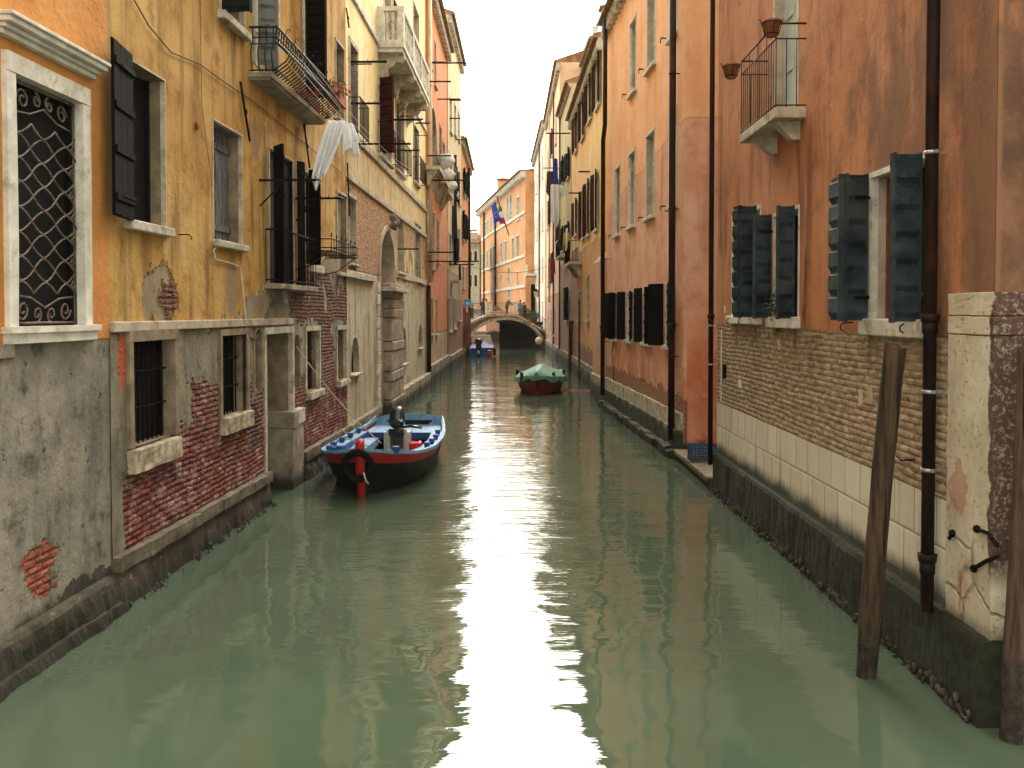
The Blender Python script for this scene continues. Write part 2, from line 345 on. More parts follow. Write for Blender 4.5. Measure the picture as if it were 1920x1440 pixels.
# ------------------------------------------------------------------ buildings
def arch_z(kind, t, zs, zt):          # t in -1..1 across the opening
    if kind == 'round': return zs + (zt-zs)*math.sqrt(max(0, 1-t*t))
    return zs + (zt-zs)*math.sqrt(max(0, 1-((abs(t)+.55)/1.55)**2))/math.sqrt(1-(.55/1.55)**2)
class Bld:
    """P0 = end of the facade at the left in the photo, P1 = right; local x along the wall, local +y into the house"""
    def __init__(s, name, label, P0, P1, H, D=7, cat='building', z0=-.8):
        s.P0 = Vector((*P0, 0)); d = Vector((*P1, 0))-s.P0; s.L = d.length; s.d = d.normalized()
        s.n = Vector((0, 0, 1)).cross(s.d); s.H = H; s.D = D; s.z0 = z0
        s.e = thing(name, label, cat, s.P0, math.atan2(d.y, d.x)); s.ops = []
    def UZ(s, px, py, off=0):
        r = ray(px, py); O = Vector((0, 0, CAMH)); P = s.P0 - s.n*off
        t = (P-O).dot(s.n)/r.dot(s.n); q = O+r*t
        return (q-s.P0).dot(s.d), q.z
    def U(s, px): return s.UZ(px, 600)[0]
    def Z(s, px, py, off=0): return s.UZ(px, py, off)[1]
    def part(s, mb, name, mats, parent=None, label=None, **k):
        o = mb.build(name, mats, parent or s.e, **k)
        if label: o['label'] = label
        return o
    def win(s, px0, px1, yt, yb, kind='glass', d=.22, fw=.12, fm=None, sill=.1, lintel=True, leaves=(), arch=None, spring=None,
            grille=None, rm=None, proud=.03, name='window', ls='panel', lm=None, uz=None, sillm=None, label=None, pm=None, jambs=True):
        if uz: u0, u1, z0, z1 = uz
        else:
            u0, u1 = s.U(px0), s.U(px1); pc = (px0+px1)/2
            z0, z1 = s.Z(pc, yb), s.Z(pc, yt)
        u0 = max(u0, .02); u1 = min(u1, s.L-.02)
        if u1-u0 < .05: print('narrow', s.e.name, px0, px1)
        zs = z1-(spring if spring is not None else (u1-u0)*.5) if arch else z1
        o = dict(u0=u0, u1=u1, z0=z0, z1=z1, d=d, arch=arch, zs=zs, rm=rm); s.ops.append(o)
        w = MB(); W = u1-u0; y = d-.03; uc = (u0+u1)/2
        mats = [M['dark'], M['glass'], M['redframe'], M['panel'], M['boards'], M['iron'], M['stucco'], pm or M['panel']]
        if kind == 'glass':
            w.box(u0, u1, y, y+.01, z0, z1, 1); b = min(.06, W*.12)
            for a, c in ((u0, u0+b), (uc-b*.5, uc+b*.5), (u1-b, u1)): w.box(a, c, y-.045, y-.002, z0, z1, 7 if pm else 2)
            k = max(2, int((z1-z0)/.55))
            for i in range(k+1):
                zz = z0+(z1-z0)*i/k; zz = min(max(zz, z0+b*.5), z1-b*.5)
                w.box(u0, u1, y-.04, y-.003, zz-b*.3, zz+b*.3, 7 if pm else 2)
        elif kind in ('panel', 'boards', 'own'):
            mi = {'panel': 3, 'boards': 4, 'own': 7}[kind]
            g = .012; n = 2
            for i in range(n):
                a = u0+W*i/n+g; c = u0+W*(i+1)/n-g
                w.box(a, c, y-.03, y+.01, z0+.01, z1, mi)
                if kind != 'boards':
                    q = (c-a)*.16; k = 3
                    for j in range(k+1):
                        zz = z0+(z1-z0)*j/k; w.box(a, c, y-.05, y-.03, max(z0, zz-.05), min(z1, zz+.05), mi)
                    w.box(a, a+q, y-.048, y-.031, z0, z1, mi); w.box(c-q, c, y-.048, y-.031, z0, z1, mi)
                else:
                    for j in range(4): w.box(a+(c-a)*j/4+.006, a+(c-a)*(j+1)/4-.006, y-.05+.008*(j % 2), y-.03, z0, z1, mi)
                    for zz in (z0+.18, z1-.3): w.box(a, c, y-.075, y-.05, zz, zz+.09, mi)
            w.box(u0, u1, y+.011, y+.02, z0, z1, 0)
        elif kind == 'blind': w.box(u0, u1, y, y+.02, z0, z1, 6)
        elif kind == 'ajar':
            w.box(u0, u1, y, y+.01, z0, z1, 0); b = .05
            w.box(u0, u0+W*.4, y-.04, y-.005, z0, z1, 7)
            for a in (u0, u1-b): w.box(a, a+b, y-.07, y-.041, z0, z1, 7)
        else:
            w.box(u0, u1, y, y+.01, z0, z1, 0); b = min(.05, W*.1)
            w.box(u0, u0+b, y-.05, y-.002, z0, z1, 7 if pm else 2 if kind == 'redwood' else 0); w.box(u1-b, u1, y-.05, y-.002, z0, z1, 7 if pm else 2 if kind == 'redwood' else 0)
        p = s.part(w, name, mats, label=label)
        if grille == 'bars' or kind == 'bars':
            g = MB(); k = max(2, int(W/.13)); yy = d*.45
            for i in range(1, k): g.tube([(u0+W*i/k, yy, z0-.02), (u0+W*i/k+random.uniform(-.01, .01), yy, z1+.02)], .011, 5)
            for q in (.35, .7): g.tube([(u0-.02, yy, z0+(z1-z0)*q), (u1+.02, yy, z0+(z1-z0)*q)], .013, 5)
            s.part(g, 'grille', M['iron'], p)
        if fw:
            f = MB(); q = proud; zt = z1
            if jambs:
                f.box(u0-fw, u0, -q, .06, z0, zs); f.box(u1, u1+fw, -q, .06, z0, zs)
            if arch:
                n = 12
                for i in range(n):
                    ta, tb = -1+2*i/n, -1+2*(i+1)/n; P = []
                    for yy in (-q, .05):
                        for k, tt in ((0, ta), (0, tb), (1, ta), (1, tb)):
                            ww = W/2+k*fw; za = arch_z(arch, tt, zs, z1+k*fw); P.append((uc+tt*ww, yy, za))
                    f.hexa([P[0], P[1], P[4], P[5], P[2], P[3], P[6], P[7]])
            elif lintel: f.box(u0-fw, u1+fw, -q-.006, .06, z1, z1+fw*1.15)
            s.part(f, 'frame', fm or M['stonew'], p, rough=.006 if fw > .1 else 0, cuts=2 if fw > .13 else 0)
        if sill:
            f = MB(); f.box(u0-fw-.05, u1+fw+.05, -.09-proud, .08, z0-sill, z0)
            s.part(f, 'sill', sillm or fm or M['stonew'], p, bevel=.012, cuts=0)
        for lf in leaves: s.leaf(p, u0, u1, z0, z1, *lf, style=ls, mat=lm)
        return p, (u0, u1, z0, z1)
    def leaf(s, p, u0, u1, z0, z1, side, ang, wd=None, fold=None, style='panel', mat=None):
        wd = wd or (u1-u0)/2; sg = -1 if side == 'L' else 1; a = math.radians(ang)
        uh = u0 if side == 'L' else u1
        e = Vector((sg*math.cos(a), -math.sin(a), 0)); n = Vector((-sg*math.sin(a), -math.cos(a), 0))
        Mx = Matrix(((e.x, n.x, 0, uh), (e.y, n.y, 0, -.055), (0, 0, 1, 0), (0, 0, 0, 1)))
        b = MB(); th = .03; h = z1-z0; g = .015
        b.box(g, wd, 0, th*.6, z0-.02, z1+.03, 0, Mx)
        if style == 'panel':
            k = max(3, int(h/.21)); bh = h/k
            for i in range(k):
                za, zb = z0+i*bh+.012, z0+(i+1)*bh-.012
                pp = [(g, th*.6, za), (wd, th*.6, za), (g+.004, th*1.7, za+.05), (wd-.004, th*1.7, za+.05), (g, th*.6, zb), (wd, th*.6, zb), (g+.004, th*1.5, zb-.02), (wd-.004, th*1.5, zb-.02)]
                b.hexa([tuple(Mx @ Vector(q)) for q in pp])
                pp = [(x, -y+th*.6, z) for x, y, z in pp]; b.hexa([tuple(Mx @ Vector(q)) for q in pp])
            b.box(g, g+.022, -th*1.1, th*1.9, z0-.03, z1+.04, 0, Mx); b.box(wd-.012, wd+.01, -th*1.1, th*1.9, z0-.03, z1+.04, 0, Mx)
        elif style == 'louver':
            b.box(g, g+.06, 0, th*1.5, z0-.02, z1+.02, 0, Mx); b.box(wd-.06, wd, 0, th*1.5, z0-.02, z1+.02, 0, Mx)
            for i in range(max(4, int(h/.09))):
                zz = z0+.04+i*.09
                if zz+.05 > z1: break
                pp = [(g+.06, .004, zz+.03), (wd-.06, .004, zz+.03), (g+.06, th*1.4, zz), (wd-.06, th*1.4, zz), (g+.06, .004, zz+.045), (wd-.06, .004, zz+.045), (g+.06, th*1.4, zz+.015), (wd-.06, th*1.4, zz+.015)]
                b.hexa([tuple(Mx @ Vector(q)) for q in pp])
        else:
            k = 3
            for i in range(k): b.box(g+(wd-g)*i/k+.004, g+(wd-g)*(i+1)/k-.004, th*.6, th*1.1, z0-.02+.01*i, z1+.02, 0, Mx)
            for zz in (z0+.15, z0+h*.36, (z0+z1)/2+h*.12, z1-.22): b.box(g, wd-.02, th*1.1, th*1.8, zz, zz+.07, 0, Mx)
        for zz in (z0+.2, z1-.22): b.box(0, wd*.7, th*1.9, th*2.1, zz, zz+.03, 1, Mx)
        if fold:
            a2 = math.radians(fold[0]); w2_ = fold[1]; e2 = Vector((sg*math.cos(a2), -math.sin(a2), 0)); n2 = Vector((-sg*math.sin(a2), -math.cos(a2), 0)); o2 = Vector((uh, -.055, 0))+e*(wd+.012)
            M2 = Matrix(((e2.x, n2.x, 0, o2.x), (e2.y, n2.y, 0, o2.y), (0, 0, 1, 0), (0, 0, 0, 1)))
            b.box(0, w2_, 0, th*.6, z0-.02, z1+.03, 0, M2); k = max(3, int(h/.21)); bh = h/k
            for i in range(k):
                za, zb = z0+i*bh+.012, z0+(i+1)*bh-.012
                pp = [(0, th*.6, za), (w2_, th*.6, za), (.004, th*1.7, za+.05), (w2_-.004, th*1.7, za+.05), (0, th*.6, zb), (w2_, th*.6, zb), (.004, th*1.5, zb-.02), (w2_-.004, th*1.5, zb-.02)]
                b.hexa([tuple(M2 @ Vector(q)) for q in pp]); pp = [(x, -y+th*.6, z) for x, y, z in pp]; b.hexa([tuple(M2 @ Vector(q)) for q in pp])
            b.box(-.01, .015, -.02, th*1.9, z0-.03, z1+.04, 0, M2)
        o = s.part(b, 'shutter', [mat or M['shdark'], M['iron']], p)
        return o
    def wall(s, mats, dense=()):
        """mats: wall, reveal"""
        b = MB(); L, H, D, z0 = s.L, s.H, s.D, s.z0
        xs = sorted(set([0, L] + [round(q, 4) for o in s.ops for q in (o['u0'], o['u1'])]))
        zs = sorted(set([z0, H] + [round(q, 4) for o in s.ops for q in (o['z0'], o['z1'])]))
        def hole(x, z):
            return any(o['u0'] < x < o['u1'] and o['z0'] < z < o['z1'] for o in s.ops)
        for i in range(len(xs)-1):
            j = 0
            while j < len(zs)-1:
                x = (xs[i]+xs[i+1])/2
                if hole(x, (zs[j]+zs[j+1])/2): j += 1; continue
                k = j
                while k < len(zs)-1 and not hole(x, (zs[k]+zs[k+1])/2): k += 1
                xa, xb, za, zb = xs[i], xs[i+1], zs[j], zs[k]; j = k
                stp = [q for q in dense if xb > q[0] and xa < q[1] and zb > q[2] and za < q[3]]
                if not stp: b.face([(xa, 0, za), (xb, 0, za), (xb, 0, zb), (xa, 0, zb)]); continue
                q = stp[0]; X = [xa]+[v for v in (q[0], q[1]) if xa < v < xb]+[xb]; Z = [za]+[v for v in (q[2], q[3]) if za < v < zb]+[zb]
                for m in range(len(X)-1):
                    for n in range(len(Z)-1):
                        a0, a1, c0, c1 = X[m], X[m+1], Z[n], Z[n+1]; ins = q[0]-1e-6 <= a0 and a1 <= q[1]+1e-6 and q[2]-1e-6 <= c0 and c1 <= q[3]+1e-6
                        nx = max(1, int((a1-a0)/q[4])) if ins else 1; nz = max(1, int((c1-c0)/q[4])) if ins else 1
                        if ins: b.grid([[(a0+(a1-a0)*g/nx, 0, c0+(c1-c0)*f/nz) for g in range(nx+1)] for f in range(nz+1)], 0, False)
                        else: b.face([(a0, 0, c0), (a1, 0, c0), (a1, 0, c1), (a0, 0, c1)])
        for o in s.ops:
            u0, u1, a, c, d = (round(o[q], 4) if q != 'd' else o[q] for q in ('u0', 'u1', 'z0', 'z1', 'd'))
            zz = o['zs']; uc = (u0+u1)/2; W = u1-u0
            b.face([(u0, 0, a), (u0, d, a), (u0, d, zz), (u0, 0, zz)], 1); b.face([(u1, 0, a), (u1, 0, zz), (u1, d, zz), (u1, d, a)], 1)
            b.face([(u0, 0, a), (u1, 0, a), (u1, d, a), (u0, d, a)], 1)
            if o['arch']:
                n = 12
                for i in range(n):
                    ta, tb = -1+2*i/n, -1+2*(i+1)/n
                    xa, xb = uc+ta*W/2, uc+tb*W/2; ha, hb = arch_z(o['arch'], ta, zz, c), arch_z(o['arch'], tb, zz, c)
                    b.face([(xa, 0, ha), (xb, 0, hb), (xb, 0, c), (xa, 0, c)]); b.face([(xa, 0, ha), (xa, d, ha), (xb, d, hb), (xb, 0, hb)], 1)
            else: b.face([(u0, 0, c), (u0, d, c), (u1, d, c), (u1, 0, c)], 1)
            b.face([(u0, d, a), (u1, d, a), (u1, d, c), (u0, d, c)], 2)
        b.face([(0, 0, z0), (0, 0, H), (0, D, H), (0, D, z0)]); b.face([(L, 0, z0), (L, D, z0), (L, D, H), (L, 0, H)])
        b.face([(0, D, z0), (0, D, H), (L, D, H), (L, D, z0)]); b.face([(0, 0, H), (L, 0, H), (L, D, H), (0, D, H)])
        o = b.build('wall', [mats[0], mats[1], M['dark']], s.e, fix=False)
        return o
    def roof(s, over=.3, dent=.5, dm=None, gut=True, ct=.22, slope=.35, end=0, crop=(0, 0), dsz=(.13, .2)):
        b = MB(); L, H, D = s.L, s.H, s.D; x0, x1 = -end, L+end
        Y = D/2; P = lambda x, y, z: (x, y, z)
        b.box(x0, x1, -over-.1, Y, H+.01, H+.10); hh = H+.10+slope*(Y+over)
        # tiled slope with rounded tile rows
        n = max(4, int((x1-x0)/.22)); rows = []
        for k in range(2):
            yy = -over-.12 if k == 0 else Y; z = H+.13 if k == 0 else hh
            rows.append([(x0+(x1-x0)*i/(n*4), yy, z+.05*abs(math.sin(i*PI/4))) for i in range(n*4+1)])
        b.grid(rows, 0)
        b.face([(x0, Y, hh), (x1, Y, hh), (x1, D, H+.1), (x0, D, H+.1)])
        b.face([(x0, -over-.1, H+.1), (x0, Y, hh), (x0, D, H+.1)]); b.face([(x1, -over-.1, H+.1), (x1, D, H+.1), (x1, Y, hh)])
        r = s.part(b, 'roof', M['tile'])
        c = MB(); c.box(x0+.02, x1-.02, -over*.55, .05, H-ct, H+.005); c.box(x0+.01, x1-.01, -over*.8, .05, H-ct*.45, H+.008)
        if dent:
            k = int((x1-x0)/dent)
            for i in range(k+1):
                xx = x0+.05+i*dent
                c.box(xx, xx+dsz[0], -over*1.0, .03, H-ct-dsz[1], H-ct*.45-.004)
        s.part(c, 'cornice', dm or M['stone'])
        if gut:
            g = MB(); g.tube([(x0, -over-.12, H+.06), (x1, -over-.12, H+.06)], .05, 8); s.part(g, 'gutter', M['stoned'])
        return r
    def chimney(s, roof, u, y, w, h, mat, base=None):
        b = MB(); z = s.H-.1 if base is None else base; zt = s.H+h
        b.box(u-w/2, u+w/2, y-w/2, y+w/2, z, zt)
        b.box(u-w/2-.06, u+w/2+.06, y-w/2-.06, y+w/2+.06, zt, zt+.1)
        b.box(u-w/2-.12, u+w/2+.12, y-w/2-.12, y+w/2+.12, zt+.28, zt+.34, 1)
        for a in (-1, 1):
            for c in (-1, 1): b.box(u+a*w*.4-.05, u+a*w*.4+.05, y+c*w*.4-.05, y+c*w*.4+.05, zt+.1, zt+.28)
        k = w*.7
        b.hexa([(u-k, y-k, zt+.341), (u+k, y-k, zt+.341), (u-k, y+k, zt+.341), (u+k, y+k, zt+.341), (u-.04, y-.04, zt+.7), (u+.04, y-.04, zt+.7), (u-.04, y+.04, zt+.7), (u+.04, y+.04, zt+.7)], 1)
        s.part(b, 'chimney', [mat, M['tile']], roof)
    def pipe(s, px, yt, yb, r=.05, mat=None, cl=(), off=0, z=None, join=(), kick=None, cm=None):
        u = s.U(px); z1, z0 = z or (min(s.H-.05, s.Z(px, yt)), s.Z(px, yb)); y = -r-.04-off
        b = MB(); pts = [(u, y, z0), (u, y, z1)] if not kick else [(u, y, z0), (u, y, kick[0]), (u+kick[1], y, kick[0]+.45), (u+kick[1], y, z1)]
        b.tube(pts, r, 12)
        for q in join:
            uu = u if not kick or q < kick[0] else u+kick[1]
            b.tube([(uu, y, q), (uu, y, q+.10)], r*1.18, 12); b.tube([(uu, y, q+.1), (uu, y, q+.17)], [r*1.35, r*1.5], 12)
        o = s.part(b, 'drainpipe', mat or M['pipe'])
        if cl:
            for q in cl:
                c = MB()
                uu = u if not kick or q < kick[0] else u+kick[1]
                c.tube([(uu, y, q), (uu, y, q+.03)], r*1.16, 12); c.box(uu-r*1.7, uu+r*1.7, y-.012, y+.012, q+.002, q+.028); c.box(uu-.012, uu+.012, y+r, 0, q+.004, q+.024)
                s.part(c, 'clamp', cm or M['steel'], o)
        return u
    def plinth(s, u0, u1, z, pr=.1, mat=None, bw=.9, z0=-.8, jit=.03, name='plinth', gap=.015, rough=.012):
        b = MB(); x = u0
        while x < u1-.05:
            wd = min(bw*random.uniform(.7, 1.3), u1-x)
            b.box(x+gap/2, x+wd-gap/2, -pr-random.uniform(0, jit), .02, z0, z-random.uniform(0, jit*.6)); x += wd
        return s.part(b, name, mat or M['stoned'], cuts=2, rough=rough, bevel=0)
    def band(s, u0, u1, z0, z1, pr, mat, name='string_course', rough=0):
        b = MB(); b.box(u0, u1, -pr, .03, z0, z1); return s.part(b, name, mat, bevel=.01, cuts=3 if rough else 0, rough=rough)
    def batter(s, u0, u1, z, pr, mat, amp=.03, name='footing', z0=-.8):
        prof = [(.02, z), (-pr*.55, z-.015), (-pr*.8, z-.06), (-pr*.9, z*.6), (-pr, .12), (-pr*1.15, 0), (-pr*1.3, -.15), (-pr*1.5, z0)]
        n = int((u1-u0)/.07); rows = []; st_ = 1.3
        for i in range(n+1):
            u = u0+(u1-u0)*i/n; ph = (u/st_) % 1; joint = .015*max(0, 1-min(ph, 1-ph)*18); blk = .03*noise.noise(Vector((int(u/st_)*3.3, s.L, 1))); row = []
            for k, (y, zz) in enumerate(prof):
                v = Vector((u*2.2, zz*3, s.L)); d = noise.noise(v)*amp+noise.noise(v*3.7)*amp*.5
                row.append((u, y-(d+blk)*(k > 0)+joint*(k > 0), zz+(noise.noise(Vector((u*.9, 0, 3)))*amp*.7+blk*.3)*(0 < k < 5)))
            rows.append(row)
        b = MB(); b.grid(rows, 0, False)
        for rw in (rows[0], rows[-1]): b.face(list(rw)+[(rw[-1][0], .3, rw[-1][2]), (rw[0][0], .3, rw[0][2])])
        s.part(b, name, mat, fix=True)
    def crust(s, u0, u1, pr, n, zc=.03, sp=.09):
        b = MB()
        for i in range(n):
            u = u0+(u1-u0)*random.random(); cl = noise.noise(Vector((u*1.7, s.L, 0)))
            r = random.uniform(.015, .038)*(1+max(0, cl)*.6); z = zc+random.gauss(0, sp*.5)
            b.blob((u, -pr-random.uniform(0, .05), z), (r, r*.8, r*1.3), random.choice((0, 0, 0, 1)), 5, 3, .3)
        o = s.part(b, 'mussel_crust', [M['mussel'], M['mussel2']]); o['kind'] = 'stuff'
M['mussel'] = simple('dark_mussel_shells', (.045, .035, .028), .6, .6, 30, .5)
M['mussel2'] = simple('pale_barnacles', (.085, .07, .055), .8, .5, 30, .5)
def rail_flat(b, u0, u1, y, z0, z1, n, r=.009, m=0, top=.016):
    b.tube([(u0, y, z1), (u1, y, z1)], top, 6, m); b.tube([(u0, y, z0+.06), (u1, y, z0+.06)], top*.8, 6, m)
    for i in range(n+1): b.tube([(u0+(u1-u0)*i/n, y, z0+.0), (u0+(u1-u0)*i/n, y, z1)], r, 5, m)
def rail_side(b, u, y0, y1, z0, z1, n, r=.009, m=0, top=.016):
    b.tube([(u, y0, z1), (u, y1, z1)], top, 6, m); b.tube([(u, y0, z0+.06), (u, y1, z0+.06)], top*.8, 6, m)
    for i in range(n+1): b.tube([(u, y0+(y1-y0)*i/n, z0), (u, y0+(y1-y0)*i/n, z1)], r, 5, m)
# ================================================================== LEFT BANK
# ---- L1 orange house with the scrolled window grille
lx = lambda Y: -4.40+.046*(Y-8.07)           # wall plane of the two nearest houses
Y12 = 10.25
b1 = Bld('orange_house', 'orange plastered house with grey base and scrolled iron window grille at the near left', (lx(3.4), 3.4), (lx(Y12), Y12), 13.5)
def mat_L1():
    t = T('orange_plaster_over_grey_render'); u = b1.U
    up = L_plaster(t, (.50, .195, .040), (.34, .12, .026), (.60, .27, .07), .3, 1, .4)
    gr = L_plaster(t, (.160, .142, .108), (.040, .038, .032), (.30, .265, .205), .5, 2, 1.0, 1.7)
    gr = (t.mix(t.ss(t.noise(.8, 7, .7, v=t.scl(1, 1, .7, (6, 0, 2))), .50, .64)*.65, gr[0], (.050, .048, .042)), gr[1])
    pit = t.ss(t.noise(7, 7, .75), .60, .68); gr = (t.mix(pit*.6, gr[0], (.06, .05, .04)), gr[1] - pit*.8)
    wp = t.ss(t.noise(14, 4, .7), .66, .72); gr = (t.mix(wp*.5, gr[0], (.45, .42, .34)), gr[1])
    zb = 2.92
    lay = over(t, gr, t.ss(t.z, zb-.004, zb+.004), up, .4)
    br = L_brick(t, (.36, .085, .035), (.28, .06, .028), (.14, .12, .09), .15, .5, seed=3)
    uc, zc = b1.UZ(80, 1065); m = t.blob(uc, zc-.03, .32, .24, .9, 4.5, .05).max(t.blob(uc-.2, zc+.12, .14, .07, .8, 6, .05))
    lay = over(t, lay, 1 - (1-m), (br[0], br[1]-1.4), 0)
    lay = (t.mix(t.blob(u(150), b1.Z(170, 1100), .6, .16, .7, 3)*.9, lay[0], (.03, .028, .018)), lay[1])
    lay = algae(t, lay, .42, .22, seed=2)
    return t.end(lay[0], .9, lay[1], .75, .03, disp=.022, mid=.9)
c = MB()
p, (u0, u1, z0, z1) = b1.win(26, 152, 168, 611, 'dark', .15, .145, M['stonew'], 0, proud=.05)
# hood cornice, sill block
zt = z1+.145*1.15
for k, (pr, a, bb) in enumerate(((.07, .0, .05), (.11, .05, .09), (.17, .09, .14), (.20, .14, .175))): c.box(u0-.20-pr*.5, u1+.20+pr*.5, -pr, .04, zt+.12+a, zt+.12+bb)
b1.part(c, 'cornice_hood', M['stonew'], p, bevel=.006)
c = MB(); c.box(u0-.20, u1+.24, -.10, .06, z0-.055, z0); c.box(u0-.17, u1+.20, -.07, .06, z0-.15, z0-.055)
b1.part(c, 'sill', M['stonew'], p, cuts=2, rough=.005)
g = MB(); W = u1-u0; Hh = z1-z0; nx = 3; ch = .205; y = .045
def gpt(x, z): return (u0+x, y+.012*math.sin(z*8+x*3), z0+z)
# lattice of S-curved diagonals
zl0, zl1 = .30, Hh-.36; nz = int((zl1-zl0)/ch); ch = (zl1-zl0)/nz; cw = W/nx
for sgn in (1, -1):
    for k in range(-nx, nz+1):
        pts = []
        for i in range(nx*6+1):
            x = i*W/(nx*6); q = x/cw; zz = zl0+(k+(q if sgn > 0 else nx-q))*ch + .016*math.sin(q*2*PI)*sgn
            if zl0-.04 <= zz <= zl1+.04: pts.append(gpt(x, zz))
        if len(pts) > 2: g.tube(pts, .0095, 5)
def spiral(cx, cz, r, a0, turns, dr=1):
    return [gpt(cx+r*(1-.75*k/14)*math.cos(a0+turns*2*PI*k/14), cz+r*(1-.75*k/14)*math.sin(a0+turns*2*PI*k/14)*dr) for k in range(15)]
for k in range(nz):                       # small scrolls down both edges
    for xx, a in ((.055, 0), (W-.055, PI)): g.tube(spiral(xx, zl0+(k+.5)*ch, .045, a, 1.2), .0075, 5)
for top in (0, 1):
    zc = .15 if not top else Hh-.17; s_ = 1 if not top else -1
    for cx, a in ((W*.2, PI), (W*.8, 0)):
        g.tube(spiral(cx, zc, .10, a, 1.4*(1 if cx < W/2 else -1), s_), .010, 5)
    for cx in (W*.40, W*.60): g.tube(spiral(cx, zc-.04*s_, .075, PI/2, 1.3*(1 if cx > W/2 else -1), -s_), .010, 5)
    g.tube([gpt(W*.08, zc+.13*s_), gpt(W*.3, zc+.11*s_), gpt(W*.5, zc+.02*s_), gpt(W*.7, zc+.11*s_), gpt(W*.92, zc+.13*s_)], .010, 5)
for xx in (.012, W-.012): g.tube([(u0+xx, y, z0+.01), (u0+xx, y, z1-.01)], .012, 5)
for zz in (.03, Hh-.03): g.tube([(u0, y, z0+zz), (u1, y, z0+zz)], .012, 5)
M['oldiron'] = simple('worn_grille_iron', (.16, .13, .095), .6, .5, 14, .3, .2, dirt=(.10, .045, .025))
b1.part(g, 'grille', M['oldiron'], p, 'wrought iron lattice grille with scrolls')
b1.wall((mat_L1(), M['stonew']), dense=[(3.6, b1.L, .3, 7.2, .02)]); b1.roof(.4)
b1.batter(0, b1.L, .40, .10, m_plinth('mossy_footing_stone', (.085, .065, .042), .34, .22, 1), .04)
b1.batter(0, b1.L, .13, .17, m_plinth('dark_footing_stone', (.06, .042, .028), .12, .15, 5), .04)
b1.band(0, b1.U(24), 2.80, 2.925, .02, M['stucco'])

